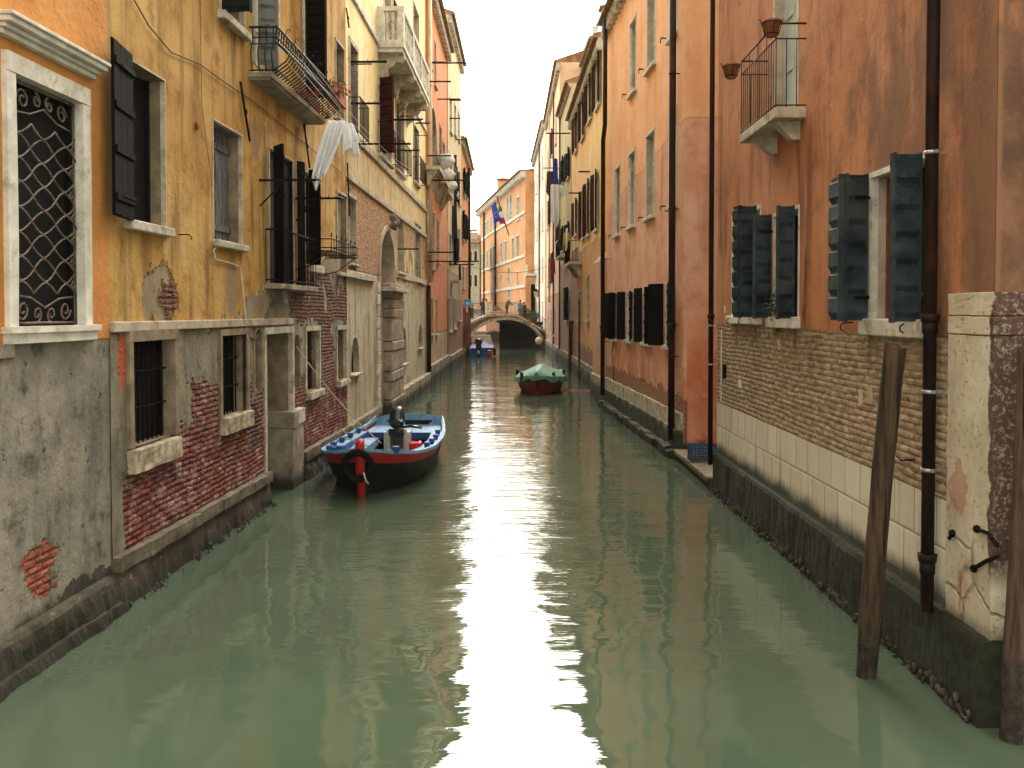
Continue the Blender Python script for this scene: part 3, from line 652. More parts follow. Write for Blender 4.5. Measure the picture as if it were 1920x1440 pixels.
# ---- L2 ochre house
Y23 = 22.5
b2 = Bld('ochre_house', 'tall ochre house with peeling plaster, exposed red brick base and green iron balcony', (lx(Y12), Y12), (-3.87, Y23), 15)
U, Z = b2.U, b2.Z
def mat_L2():
    t = T('ochre_plaster_peeling_to_brick')
    och = L_plaster(t, (.39, .195, .030), (.165, .075, .014), (.56, .355, .115), .85, 4, .8, 1.3)
    och = (L_grime(t, och[0], .6, (.16, .085, .025), 3, (3, 3, .2), .52, .68), och[1])
    tan = L_plaster(t, (.24, .18, .105), (.11, .078, .046), (.33, .26, .16), .3, 6, .6, 2)
    gry = L_plaster(t, (.155, .135, .092), (.055, .05, .035), (.27, .24, .165), .5, 7, .8, 2.5)
    br = L_brick(t, (.27, .066, .042), (.19, .046, .034), (.055, .042, .033), 1.0, .75, seed=1, warp=.035, ms=.014)  # mortar colour darkened to stand for shadow in the recessed joints
    br = (t.mix(t.ss(t.noise(.8, 5, .65, v=t.scl(1, 1, 1, (2, 0, 5))) + (t.z-1.5)*.12, .50, .62)*.75, br[0], t.mix(t.ss(t.noise(7, 4, .7), .4, .6), (.13, .075, .05), (.24, .13, .08))), br[1])
    brk2 = t.mix(t.below(2.35, .5, 1.6)*.0, br[0], br[0])
    # old grey render patches on the brick
    n1 = t.ss(t.noise(.9, 6, .66, v=t.scl(1, 1, 1, (7, 0, 2))) + (t.z.min(3.0)-1.5)*.13 - t.ss(t.x, U(535), U(570))*.07 - t.ss(t.z, 2.9, 3.2)*.12, .55, .575)
    lay = over(t, br, n1*t.ss(t.z, .6, 1.0), gry, .9)
    lay = over(t, lay, t.blob((U(330)+U(410))/2, 2.75, .75, .42, .35, 3), gry, .9)
    # flaking plaster edge: yellow above 3.05 on the left, higher towards the right where the brick shows
    xb = U(545); zedge = t.ss(t.x, U(470), U(560))*.85 + t.ss(t.x, U(560), U(650))*.35
    d = t.z - 3.0 - zedge + (t.noise(1.8, 6, .68)-.5)*(t.ss(t.x, U(440), U(520))*1.5+.02)
    m_t = t.ss(d, -.02, .02)
    lay = over(t, lay, m_t, tan, .9)
    d2 = t.z - 3.02 - t.ss(t.x, U(400), U(500))*.55 - t.ss(t.x, U(520), U(640))*1.0 + (t.noise(1.1, 6, .62, v=t.scl(1, 1, 1, (3, 0, 0)))-.5)*(t.ss(t.x, U(330), U(430))*1.7+.05)
    lay = over(t, lay, t.ss(d2, -.03, .03), och, .3)
    gp = t.blob(U(305), b2.Z(305, 552), .50, .40, .7, 2.6); lay = over(t, lay, gp, tan, -.5); sp = t.blob(U(320), b2.Z(320, 560), .25, .22, 1.4, 7); lay = over(t, lay, sp, br, -.5)
    gp = t.blob(U(436), b2.Z(436, 540), .22, .45, .3, 3.5); lay = (t.mix(gp*.8, lay[0], (.22, .18, .12)), lay[1])
    gp = t.blob(U(482), b2.Z(482, 262), .12, .35, .5, 5); lay = (t.mix(gp*.8, lay[0], (.20, .16, .12)), lay[1])
    gp = t.blob(U(640), b2.Z(640, 440), .5, .9, .5, 2.2); lay = (t.mix(gp*.7, lay[0], (.28, .22, .14)), lay[1])
    # left edge grey render strip, widening downwards
    ed = t.ss(t.x - .16 - (1-t.ss(t.z, .4, 3.1))*.16 + (t.noise(2.4, 6, .65)-.5)*.22, .01, -.01)*t.ss(t.z, 3.0, 2.95)
    lay = over(t, lay, ed, gry, 1.0)
    lay = (t.mix(t.blob(.30, 2.7, .13, .3, .6, 6)*.9, lay[0], (.42, .09, .035)), lay[1])
    dk = t.blob(U(474), b2.Z(474, 800), .22, .45, .5, 2.6); lay = (t.mix(dk*.8, lay[0], (.055, .05, .045)), lay[1])
    lay = algae(t, lay, .46, .14, seed=3)
    # drips below sills and the string course
    for px, y0_, ln, wd, am in ((230, 430, .9, .10, .7), (308, 440, .7, .10, .6), (398, 478, .9, .08, .7), (455, 482, .6, .08, .6), (350, 613, .5, .25, .6), (440, 60, 1.3, .5, .55), (500, 240, 1.6, .5, .6), (560, 240, 1.5, .5, .6), (240, 870, .7, .12, .6), (322, 870, .6, .12, .7), (430, 830, .5, .2, .6)):
        xx = U(px); zz = Z(px, y0_); m = t.ss((t.x-xx+(t.noise(3, 4, .6)-.5)*.3).abs(), wd, 0)*t.ss(t.z, zz-ln, zz)*t.ss(t.z, zz+.03, zz)*t.ss(t.noise(6, 6, .7, v=t.scl(1, 1, .12)), .38, .58)
        lay = (t.mix(m*am, lay[0], (.05, .032, .018)), lay[1])
    return t.end(lay[0], .92, lay[1], .95, .035, disp=.024, mid=1.3)
m2 = mat_L2()
M['jamb'] = simple('rough_yellowed_jamb_stone', (.25, .195, .12), .9, .4, 4, .9, dirt=(.17, .12, .07))
# first floor
b2.win(240, 313, 133, 420, 'dark', .27, .022, M['stone'], .11, proud=.003, leaves=[('L', 8, .70), ], ls='plank', lm=M['shdark'])
b2.win(403, 456, 242, 455, 'boards', .28, .022, M['stone'], .10, proud=.003)
b2.win(508, 552, 292, 533, 'dark', .10, .022, M['stone'], 0, proud=.003, leaves=[('L', 40, .36), ('R', 22, .22)], ls='plank')
b2.win(574, 600, 330, 498, 'dark', .30, .022, M['stone'], .14, proud=.003, leaves=[('L', 60, .3)], ls='plank')
b2.win(633, 651, 366, 512, 'blind', .16, .05, M['stucco'], .08, proud=.012)
# second floor (tops run out of the photo)
Zt = 9.0
def w2(px0, px1, yb, kind, **k):
    return b2.win(0, 0, 0, 0, kind, uz=(U(px0), U(px1), Z((px0+px1)/2, yb), Z((px0+px1)/2, yb)+k.pop('h', 2.0)), **k)
w2(418, 460, 45, 'dark', h=1.7, d=.3, fw=.05, fm=M['stone'], sill=.12, proud=.02, leaves=[('L', 80, .4)], lm=M['shgreen'])
w2(480, 524, 140, 'own', h=2.4, d=.3, fw=.06, fm=M['stone'], sill=0, pm=M['paneld'], leaves=[('L', 110, .28)], lm=M['shgrey'], name='balcony_door')
w2(572, 594, 195, 'dark', h=2.4, d=.3, fw=.06, fm=M['stone'], sill=0, leaves=[('L', 75, .4)])
b2.win(632, 647, 88, 228, 'blind', .25, .05, M['stucco'], .05, proud=.012)
# ground floor
b2.win(243, 322, 638, 828, 'bars', .20, .11, M['jamb'], 0, proud=.045)
b2.win(413, 461, 628, 778, 'dark', .28, .08, M['jamb'], 0, proud=.035, grille='bars')
b2.win(476, 490, 618, 730, 'blind', .20, .05, M['jamb'], 0, proud=.02, arch='round', name='niche', pm=M['jamb'])
p_door = b2.win(497, 546, 625, 935, 'own', .62, .10, M['stone'], 0, proud=.03, name='water_door', pm=M['boards'])[1]
b2.win(549, 560, 627, 728, 'dark', .20, .05, M['jamb'], 0, proud=.02, arch='round', name='niche')
b2.win(573, 597, 620, 732, 'dark', .28, .08, M['stone'], 0, proud=.03, grille='bars')
b2.win(631, 648, 618, 712, 'dark', .28, .08, M['stone'], 0, proud=.03)
M['wornstone'] = simple('worn_pitted_stone', (.40, .33, .22), .9, .5, 7, 1.0, dirt=(.15, .12, .08))
# hefty worn sills of the ground floor
for a, c_, y_, h in ((236, 326, 833, .26), (410, 463, 778, .24), (572, 601, 733, .14), (630, 650, 713, .13)):
    zc = Z((a+c_)/2, y_); b2.band(U(a), U(c_), zc-h, zc, .10, M['wornstone'], 'worn_sill', .022)
b2.band(.02, U(546), 2.985, 3.10, .05, M['stucco'])
c = MB(); c.box(p_door[1]-.30, p_door[1]-.002, -.10, .60, -.8, 1.12); c.box(p_door[1]-.34, p_door[1]-.002, -.13, .60, 1.122, 1.40); b2.part(c, 'jamb_block', m_plinth('mossy_jamb_block_inner', (.30, .25, .17), .25, .1, 19), cuts=3, rough=.01)
# stone jamb base block beside the water door
b2.band(p_door[1]+.015, p_door[1]+.46, -.8, 1.15, .10, m_plinth('mossy_jamb_block', (.40, .34, .25), .22, .1, 9), 'jamb_block', .01)
b2.band(p_door[1]+.015, p_door[1]+.50, 1.15, 1.42, .13, M['stone'], 'jamb_cap', .008)
b2.wall((m2, M['jamb']), dense=[(0, b2.L, .4, 5.2, .017)]); rf = b2.roof(.4)
mp = m_plinth('mossy_ledge_stone', (.175, .142, .092), .40, .16, 3)
b2.plinth(0, U(497), .56, .10, mp, .85, z0=.40, rough=.016, gap=.02); b2.plinth(U(548)+.5, b2.L, .56, .11, mp, .9, z0=.36); b2.batter(U(548)+.5, b2.L, .37, .12, m_plinth('dark_footing_stone', (.07, .05, .035), .16, .15, 16), .04)
b2.batter(0, U(497), .41, .09, m_plinth('dark_footing_stone', (.075, .052, .034), .16, .15, 6), .03)
b2.crust(0, U(497), .14, 50, .02, .05)
# balcony with bellied green ironwork
by0, by1 = U(470), U(579); zf = 6.98
c = MB(); c.box(by0, by1, -.36, .05, zf-.09, zf); c.box(by0+.03, by1-.03, -.32, .05, zf-.12, zf-.09)
bal = b2.part(c, 'balcony', M['stoned'], bevel=.01)
g = MB(); zt = zf+.70
def belly(t_):                       # outward offset along the height
    return .40+.17*math.sin(min(1, t_*1.55)*PI)*(1 if t_ < .65 else 0)
n = 26
for i in range(n+1):
    u = by0+.04+(by1-by0-.02)*i/n
    g.tube([(u, -.36-.24*max(0, math.sin(PI*min(1, k/9*1.5)))**1.2*(k/9 < .67) - .08*(k/9), zf+.01+(zt-zf)*k/9) for k in range(10)], .013, 5)
for i in range(4):
    y = -.05-.11*i
    for uu in (by0+.04, by1+.02): g.tube([(uu-(.0 if uu > by0+1 else .0)-.10*math.sin(PI*min(1, k/9*1.5))*(k/9 < .67)*(1 if uu < by0+1 else -1), y, zf+.01+(zt-zf)*k/9) for k in range(10)], .010, 5)
for zz, rr in ((zt, .018), (zt-.16, .012), (zt-.26, .010), (zf+.03, .012)):
    g.tube([(by0+.04, .0, zz), (by0+.04, -.44, zz), (by1+.02, -.44, zz), (by1+.02, .0, zz)], rr, 6)
for i in range(14):                  # scroll band under the handrail
    u = by0+.12+(by1-by0-.15)*i/13
    g.tube([(u+.05*math.cos(q*.7)*(1-q/14), -.445, zt-.08+.05*math.sin(q*.7)*(1-q/14)) for q in range(11)], .006, 4)
for i in range(7):
    u = by0+.5+(by1-by0-.5)*i/6
    g.tube([(u, -.45, zt), (u+.01, -.47, zt+.09), (u+.05, -.50, zt+.12), (u+.08, -.50, zt+.08)], .007, 4)
b2.part(g, 'railing', M['greeniron'], bal, 'bellied green wrought iron railing')
for q in ():
    c = MB(); uu = by0+(by1-by0)*q; c.prism([(uu-.07, zf-.17), (uu+.07, zf-.17), (uu+.07, zf-.34), (uu-.07, zf-.34)], -.34, .02); b2.part(c, 'bracket', M['stoned'], bal)
# sill slab of the long window below, with iron basket
us0, us1 = U(498), U(572); zs_ = Z(535, 535)
c = MB(); c.box(us0, us1, -.26, .04, zs_-.09, zs_); c.box(us0+.35, us0+.65, -.20, .03, zs_-.34, zs_-.09); lb = b2.part(c, 'balcony', M['stoned'], bevel=.01, label='small stone ledge under the dark balcony door')
g = MB(); zz0, zz1 = zs_+.05, Z(560, 440)
rail_flat(g, us0+.05, us1-.05, -.23, zs_, zs_+.9, 12, .008); rail_side(g, us0+.05, -.23, 0, zs_, zs_+.9, 3, .008); rail_side(g, us1-.05, -.23, 0, zs_, zs_+.9, 3, .008)
b2.part(g, 'railing', M['iron'], lb)
g = MB(); ra, rb = U(556)-.25, U(606); zr = Z(580, 478)
for zz in (zr, zr+.06, zr+.22): g.tube([(ra, -.3, zz), (ra, -.72, zz), (rb, -.72, zz), (rb, -.05, zz)], .011, 5)
for i in range(12):
    u = ra+(rb-ra)*i/11; g.tube([(u, -.72, zr), (u, -.72, zr+.22)], .007, 4); g.tube([(u, -.72, zr), (u, -.2, zr)], .007, 4)
    if i % 2 == 0: g.tube([(u+.05*math.cos(q*.8)*(1-q/13), -.72, zr+.28+.06*math.sin(q*.8)*(1-q/13)) for q in range(10)], .006, 4)
g.tube([(rb, 0, zr-.35), (rb, -.3, zr-.28), (rb, -.68, zr)], .012, 5); g.tube([(ra, -.05, zr-.35), (ra, -.3, zr-.28), (ra, -.68, zr)], .012, 5)
b2.part(g, 'flower_rack', M['iron'])
# iron arms that carry the washing lines
def arm(b, px, py, ln, brace=True, r=.018, mat=None):
    u, z = b.UZ(px, py); g = MB(); g.box(u-r, u+r, -ln, .02, z-r, z+r)
    if brace: g.tube([(u, 0, z-.42), (u, -ln*.42, z-.01)], r*.8, 5)
    for k in range(4): g.tube([(u, -ln+.06+k*.14, z), (u, -ln+.06+k*.14, z+.06)], .007, 4)
    b.part(g, 'line_arm', mat or M['iron'])
arm(b2, 487, 338, .98); arm(b2, 555, 372, .95)
# old iron wall ties, cables
for (xa, ya, xb_, yb_) in ((447, 153, 465, 265), (567, 232, 578, 315), (649, 305, 653, 405), (647, 15, 652, 52)):
    a, c_ = b2.UZ(xa, ya), b2.UZ(xb_, yb_); g = MB(); g.tube([(a[0], -.03, a[1]), (c_[0], -.03, c_[1])], .018, 6)
    m_ = ((a[0]+c_[0])/2, (a[1]+c_[1])/2); g.blob((m_[0], -.045, m_[1]), (.045, .02, .045)); b2.part(g, 'wall_tie', M['iron'])
def cable(b, pts, r=.007, mat=None, name='cable', sag=0):
    P = []
    for i in range(len(pts)-1):
        a, c_ = b.UZ(*pts[i]), b.UZ(*pts[i+1])
        for k in range(8):
            q = k/8; P.append((a[0]+(c_[0]-a[0])*q, -.02, a[1]+(c_[1]-a[1])*q-sag*4*q*(1-q)))
    e_ = b.UZ(*pts[-1]); P.append((e_[0], -.02, e_[1])); g = MB(); g.tube(P, r, 4); b.part(g, name, mat or M['wire'])
cable(b2, [(243, -10), (275, 47), (318, 98), (373, 121), (424, 158), (475, 192), (560, 262), (640, 325)], .008)
cable(b2, [(372, -5), (376, 200), (395, 350)], .004)
cable(b2, [(407, 455), (398, 470), (402, 487), (425, 492), (448, 500), (455, 560), (462, 640)], .012, M['line'])
cable(b2, [(462, 600), (482, 610), (486, 625), (475, 636), (465, 632), (460, 615)], .014)
g = MB(); u, z = b2.UZ(335, 440); g.tube([(u, 0, z), (u+.08, -.10, z+.01), (u+.14, -.12, z-.03), (u+.10, -.12, z-.05)], .008, 5); b2.part(g, 'hook', M['iron'])
u, z = b2.UZ(368, 236); g = MB(); g.blob((u, -.01, z), (.03, .03, .06)); b2.part(g, 'lamp_socket', simple('rusty_socket', (.25, .06, .02)))

# ---- L3 tan house with stone balcony
b3 = Bld('tan_house', 'pale yellow and tan house with carved stone balcony and pointed-arch doorway on the left bank', (-3.98, 22.52), (-3.72, 41.5), 18.5)
U, Z = b3.U, b3.Z
def mat_L3():
    t = T('tan_plaster_and_brick')
    yl = L_plaster(t, (.78, .61, .27), (.60, .42, .15), (.84, .72, .42), .6, 8, .5)
    md = L_plaster(t, (.52, .39, .19), (.28, .20, .11), (.66, .52, .27), .8, 9, .7, 1.5)
    lo = L_plaster(t, (.42, .36, .24), (.17, .145, .10), (.54, .47, .33), 1.0, 10, .7, 1.6)
    br = L_brick(t, (.64, .36, .15), (.50, .26, .10), (.26, .18, .11), .45, .6, seed=6, warp=.04, ms=.018)
    z_a, z_b, z_c = Z(725, 390), Z(700, 300), Z(690, 512)
    lay = lo
    n = t.noise(1.2, 5, .6)
    lay = over(t, lay, t.ss(t.z - z_c + (n-.5)*.15, -.02, .02), br, .0)
    m = t.box(U(735), U(797)+.5, z_c-.1, z_a-.9, .5, 1.2); lay = over(t, lay, m*t.ss(n, .42, .5), md, .5)
    m = t.ss(t.z - z_a + (t.noise(1.4, 6, .66)-.5)*.25, -.02, .02); lay = over(t, lay, m, md, .5)
    lay = over(t, lay, t.ss(t.z, z_b-.01, z_b+.01), yl, .1)
    lay = over(t, lay, t.blob(U(765), Z(765, 722), .75, .33, .5, 3), (br[0], br[1]-.8), 0)
    lay = algae(t, lay, .35, .25, seed=5)
    return t.end(lay[0], .92, lay[1], .8, .03)
z_b = Z(700, 300)
FM = M['stone']
bw = dict(fw=.10, fm=M['stone'], sill=.1, proud=.03)
doors3 = [(657, 671, 92, 262), (711, 733, 168, 300), (743, 757, 200, 325), (776, 785, 242, 345)]
w_rail = []
for i, (a, c_, yt, yb) in enumerate(doors3):
    p, q = b3.win(a, c_, yt, yb, 'own' if i != 1 else 'redwood', .25, pm=[M['shgrey'], M['redframe'], M['shgrey'], M['shgreen']][i], leaves=[('L', 60, .45)] if i == 1 else (), lm=M['shbrown'], **bw)
    g = MB(); zz = q[2]; rail_flat(g, q[0]-.12, q[1]+.12, -.28, zz, zz+.9, 9, .011); rail_side(g, q[0]-.12, -.28, 0, zz, zz+.9, 2, .011); rail_side(g, q[1]+.12, -.28, 0, zz, zz+.9, 2, .011)
    b3.part(g, 'railing', M['rail'], p)
    if i in (0, 2, 3):         # plastic sheet side screen on an arm
        g = MB(); u_ = q[0]+.05; g.box(u_-.01, u_+.01, -.55, 0, zz+1.72, zz+1.75); g.tube([(u_, -.05, zz+1.75), (u_+.9, -.05, zz+1.75)], .012, 4)
        for k in range(6): g.tube([(u_+.15*k, -.06, zz+.1), (u_+.15*k, -.06, zz+1.73)], .008, 4)
        b3.part(g, 'line_frame', M['rail'], p)
b3.win(655, 668, 372, 495, 'blind', .18, .07, M['stone'], .06, proud=.02)
b3.win(711, 738, 430, 540, 'dark', .55, .14, M['stone'], 0, proud=.06, arch='pointed', spring=1.1, name='arched_doorway', label='pointed-arch stone doorway above the water')
b3.win(745, 757, 412, 512, 'blind', .20, .07, M['stone'], .06, proud=.02)
b3.win(778, 789, 422, 528, 'blind', .20, .07, M['stone'], .06, proud=.02)
b3.win(657, 672, 632, 700, 'dark', .22, .05, M['stone'], .05, proud=.02, arch='round')
b3.win(751, 761, 614, 682, 'dark', .22, .06, M['stone'], .05, proud=.02, arch='round')
b3.win(784, 791, 608, 652, 'dark', .22, .06, M['stone'], .05, proud=.02, arch='round')
zb = Z(745, 75); Zb = zb
for a, c_ in ((722, 734), (738, 748), (776, 786)):
    yy = 40 if a < 770 else 80
    b3.win(0, 0, 0, 0, 'own', .25, .10, M['stone'], 0, uz=(U(a), U(c_), (10.9 if a < 770 else Z(781, 85)), (13.4 if a < 770 else Z(781, 22))), pm=M['paneld'], name='balcony_door' if a < 770 else 'window')
b3.wall((mat_L3(), M['stucco'])); b3.roof(.25, .5)
# string courses
def course(b, pa, pb, pr, h, mat, u0=0, u1=None):
    za, zb_ = b.Z(*pa), b.Z(*pb); b.band(u0, b.L if u1 is None else u1, (za+zb_)/2-h/2, (za+zb_)/2+h/2, pr, mat)
course(b3, (700, 298), (780, 372), .07, .20, M['stone']); course(b3, (690, 376), (780, 418), .06, .16, M['stone'])
course(b3, (676, 25), (700, 58), .07, .25, M['stonew']); 
b3.band(.02, U(700), Z(680, 520)-.08, Z(680, 520)+.08, .10, M['stone'], 'string_course', .012)
b3.band(U(742), b3.L, Z(770, 515)-.25, Z(770, 515)-.02, .05, M['stone'])
# stone balcony with balustrade and scrolled brackets
ub0, ub1 = U(709), U(767); yo = -.78; zf = Z(712, 96); zt = Z(712, 22)
ub0 = U(709); 
c = MB(); c.box(ub0, ub1, yo, .04, zf-.02, zf+.10); c.box(ub0+.05, ub1-.05, yo+.05, .04, zf-.14, zf-.02)
bal = b3.part(c, 'balcony', M['stonew'], label='white stone balcony slab')
c = MB(); c.box(ub0, ub1, yo, yo+.2, zt-.13, zt); c.box(ub0, ub0+.2, yo+.2, .02, zt-.13, zt); c.box(ub1-.2, ub1, yo+.2, .02, zt-.13, zt)
for q in (0, .34, .67, 1):
    u = ub0+.005+(ub1-ub0-.25)*q; c.box(u, u+.24, yo+.01, yo+.19, zf+.1, zt-.13)
c.box(ub0+.01, ub0+.19, -.2, .02, zf+.1, zt-.13)
c.box(ub0+.02, ub0+.14, yo+.19, -.2, zf+.1, zf+.2)
nb = 12
def bal_col(u, y):
    prof = ((0, .05), (.12, .05), (.2, .03), (.38, .065), (.6, .035), (.85, .05), (1, .05)); c.tube([(u, y, zf+.1+(zt-.13-zf-.1)*t_) for t_, r_ in prof], [r_ for t_, r_ in prof], 8)
for i in range(22):
    u = ub0+.35+(ub1-ub0-.7)*i/21
    bal_col(u, yo+.1)
for i in range(2): bal_col(ub0+.1, yo+.33+.17*i)
b3.part(c, 'balustrade', M['stonew'], bal, label='white stone balustrade with turned balusters')
for q in (.04, .36, .64, .92):
    c = MB(); u = ub0+(ub1-ub0)*q; P = [(0, 0), (-.74, 0), (-.76, -.12), (-.66, -.24), (-.5, -.22), (-.42, -.36), (-.28, -.42), (-.2, -.62), (-.05, -.72), (0, -.85)]
    k = len(P); b_ = len(c.v)
    c.v += [(u, y, zf-.14+z) for y, z in P]+[(u+.28, y, zf-.14+z) for y, z in P]
    c.f += [tuple(range(b_, b_+k)), tuple(range(b_+2*k-1, b_+k-1, -1))]+[(b_+(i+1) % k, b_+i, b_+k+i, b_+k+(i+1) % k) for i in range(k)]
    c.mi += [0]*(k+2); c.sm += [False]*(k+2); b3.part(c, 'bracket', M['stone'], bal)
# quoins left and right of the water gate, rusticated pier
c = MB(); z = .35; i = 0; up0 = U(707); up1 = U(711)
while z < Z(709, 530):
    h = .34; c.box(up0-(.12 if i % 2 else 0), up1, -.05, .03, z+.012, z+h-.012); z += h; i += 1
b3.part(c, 'quoin', M['stonew'], cuts=0, bevel=.015)
mpier = m_plinth('banded_pier_stone', (.42, .33, .25), .45, .12, 12)
c = MB(); z = -.8; ua, ub = U(715), U(742); hs = [1.35, .55, .30, .62, .30, .72, .28, .30, .50, .28, .28]
for i, h in enumerate(hs):
    if z > Z(728, 545): break
    e = .03 if i < 1 else 0; c.box(ua+.35, ub+e, -.26-e-(.03 if h < .4 else 0), .02, z+.012, z+h-.012); z += h
b3.part(c, 'pier', mpier, bevel=.02, label='rusticated stone pier standing in the water')
zc = Z(725, 540)
b3.band(ua-.1, ub+.1, zc-.12, zc, .45, M['stone'], 'threshold')
# carved head above the doorway
c = MB(); u = (U(711)+U(738))/2+.4; z = Z(725, 418)
for k in range(9): c.blob((u+random.uniform(-.12, .12), -.12-random.uniform(0, .15), z+random.uniform(-.15, .2)), (.12, .1, .12), 0, 7, 5, .15)
b3.part(c, 'carved_keystone', M['stoned'])
b3.pipe(800, -20, 530, .11, M['pipec'], z=(17.9, Z(800, 530)), cl=(8, 10.5, 13), cm=M['pipec'])
b3.pipe(799, 545, 715, .09, M['pipe'], z=(Z(800, 535), .3))
b3.plinth(.05, U(708), .5, .12, m_plinth('mossy_ledge_stone', (.33, .27, .17), .32, .16, 14), .9)
b3.plinth(U(744), b3.L, .62, .22, m_plinth('mossy_ledge_stone', (.38, .33, .22), .34, .12, 15), 1.2)
for px, py, ln in ((657, 116, .9), (657, 194, .8), (655, 270, 1.5), (722, 225, 1.1), (735, 224, 1.0), (742, 282, .8), (747, 467, .7), (778, 231, .6)): arm(b3, px, py, ln, False, .022)

# ---- L4 terracotta house
b4 = Bld('terracotta_house', 'terracotta orange house with big arched window and white hooded openings on the left bank', (-3.62, 41.7), (-3.58, 53), 17.4)
U, Z = b4.U, b4.Z
def mat_flat(name, base, dark, light, lowz=None, low=None, alz=.4, seed=1, streak=.5, bump=.5, brick=None, bz=None):
    t = T(name); lay = L_plaster(t, base, dark, light, streak, seed, .5)
    if low:
        lo = L_plaster(t, *low, .6, seed+3, .7, 1.6); lay = over(t, lo, t.ss(t.z-lowz+(t.noise(1.3, 5, .6)-.5)*.4, -.05, .05), lay, .3)
    if brick:
        br = L_brick(t, brick[0], brick[1], brick[2], .3, .45, seed=seed)
        lay = over(t, br, t.ss(t.z-bz+(t.noise(.8, 6, .65)-.5)*2.2, -.05, .05), lay, .5)
    lay = algae(t, lay, alz, .3, seed=seed)
    return t.end(lay[0], .92, lay[1], bump, .02)
m4 = mat_flat('terracotta_plaster', (.60, .19, .065), (.46, .13, .045), (.68, .26, .10), Z(812, 625), ((.46, .29, .19), (.28, .18, .12), (.54, .38, .26)), .5, 21)
b4.win(805, 820, 205, 322, 'own', .3, .10, M['stone'], .3, arch='round', pm=M['shgreen'])
for a, c_, yt, yb, ar in ((801.8, 805, 380, 474, 0), (819, 823, 415, 492, 0), (811, 814, 400, 505, 0), (802, 804.5, 555, 626, 0), (809, 812, 560, 626, 0), (817, 820, 562, 626, 0), (806, 809, 25, 130, 0), (815, 818, 85, 165, 0), (824, 828, 240, 340, 0), (830, 834, 270, 355, 0)):
    b4.win(a, c_, yt, yb, 'own', .25, .07 if yt < 550 else 0, M['stone'], .08, pm=M['shgreen'] if yt < 550 else M['shbrown'], lm=M['shgreen'])
for a, c_, yy in ((801, 812, 338), (815, 823, 360), (823, 829, 378)):
    c = MB(); u0, u1, z = U(a), U(c_), Z((a+c_)/2, yy); c.box(u0, u1, -.55, .02, z+.25, z+.40); c.box(u0+.15, u1-.15, -.42, .02, z+.12, z+.25)
    c.hexa([(u0+.3, -.05, z-.4), (u1-.3, -.05, z-.4), (u0+.3, .02, z-.4), (u1-.3, .02, z-.4), (u0+.2, -.35, z+.12), (u1-.2, -.35, z+.12), (u0+.2, .02, z+.12), (u1-.2, .02, z+.12)])
    b4.part(c, 'window_hood', M['stone'])
b4.wall((m4, M['stucco'])); b4.roof(.28, .42, M['stone'], dsz=(.2, .28))
for px, py, ln in ((803, 117, .7), (812, 118, 1.6), (802, 153, 1), (820, 186, 1.1), (802, 292, 1), (802, 338, 1.6), (802, 473, 1.3), (802, 490, 2.2)): arm(b4, px, py, ln, False, .028)
b4.plinth(0, b4.L, .9, .15, m_plinth('mossy_ledge_stone', (.36, .32, .22), .5, .2, 22), 1.4)
# ---- L5 cream house
b5 = Bld('cream_house', 'tall narrow cream house with black shutters beyond the terracotta house', (-3.52, 53.2), (-3.40, 64.6), 19.6)
U, Z = b5.U, b5.Z
m5 = mat_flat('cream_plaster', (.66, .50, .27), (.46, .34, .19), (.74, .60, .38), 5.5, ((.40, .33, .22), (.22, .18, .12), (.50, .42, .30)), .5, 25, brick=((.36, .15, .07), (.28, .11, .06), (.34, .28, .2)), bz=4)
for a, c_, yt, yb, k in ((842, 846, 440, 490, 'own'), (850, 854, 445, 490, 'dark'), (843, 846, 560, 620, 'own'), (851, 854, 560, 615, 'own'), (844, 847, 190, 250, 'dark'), (852, 855, 200, 255, 'dark'), (859, 861.5, 215, 265, 'dark'), (844, 847, 310, 370, 'dark'), (853, 856, 320, 380, 'dark'), (860, 862, 330, 385, 'dark'), (859, 862, 430, 480, 'dark'), (859, 862, 500, 600, 'own')):
    b5.win(a, c_, yt, yb, k, .2, .1, M['stonew'], .1, pm=M['panel'], leaves=[('L', 12, .45), ('R', 10, .45)] if yt in (445, 320) else (), lm=M['shdark'])
b5.wall((m5, M['stucco'])); b5.roof(.22, .45, M['stone'], dsz=(.18, .25)); b5.plinth(0, b5.L, .8, .15, m_plinth('mossy_ledge_stone', (.30, .26, .18), .5, .2, 26), 1.4)
b5.pipe(850, 190, 640, .09, M['pipe'], z=(12.5, 6), off=.0)
c = MB(); u, z = b5.UZ(846, 525); c.box(u-.5, u+.9, -.5, .02, z-.15, z); fr = b5.part(c, 'balcony', M['stone']); g = MB(); rail_flat(g, u-.5, u+.9, -.5, z, z+.9, 8, .012); b5.part(g, 'railing', M['iron'], fr)
for px, py, ln in ((843, 188, .8), (843, 222, .6), (855, 262, 1.1), (842, 496, 1.4)): arm(b5, px, py, ln, False, .03)
# ---- L6 far orange house
b6 = Bld('far_orange_house', 'low orange house with dark shutters at the far end of the left bank', (-3.42, 64.8), (-3.48, 79.5), 14.85)
U, Z = b6.U, b6.Z
m6 = mat_flat('salmon_plaster', (.60, .24, .10), (.46, .17, .07), (.68, .32, .15), None, None, .5, 31, brick=((.36, .14, .07), (.28, .11, .06), (.4, .3, .2)), bz=2.2)
for a, c_, yt, yb in ((868.5, 871, 322, 368), (873.5, 876, 330, 372), (867, 870, 400, 450), (873, 875, 410, 450), (867, 870, 500, 540), (873.5, 875.5, 500, 535)):
    b6.win(a, c_, yt, yb, 'glass', .2, .1, M['stonew'], .1, leaves=[('L', 10, .5), ('R', 10, .5)] if yt < 480 else (), lm=M['shdark'])
b6.wall((m6, M['stucco'])); r6 = b6.roof(.25, .45, M['stone']); b6.chimney(r6, 10, 1.5, .8, 1.0, m6)
b6.pipe(877, 330, 640, .10, M['pipe'], z=(14.6, .5))
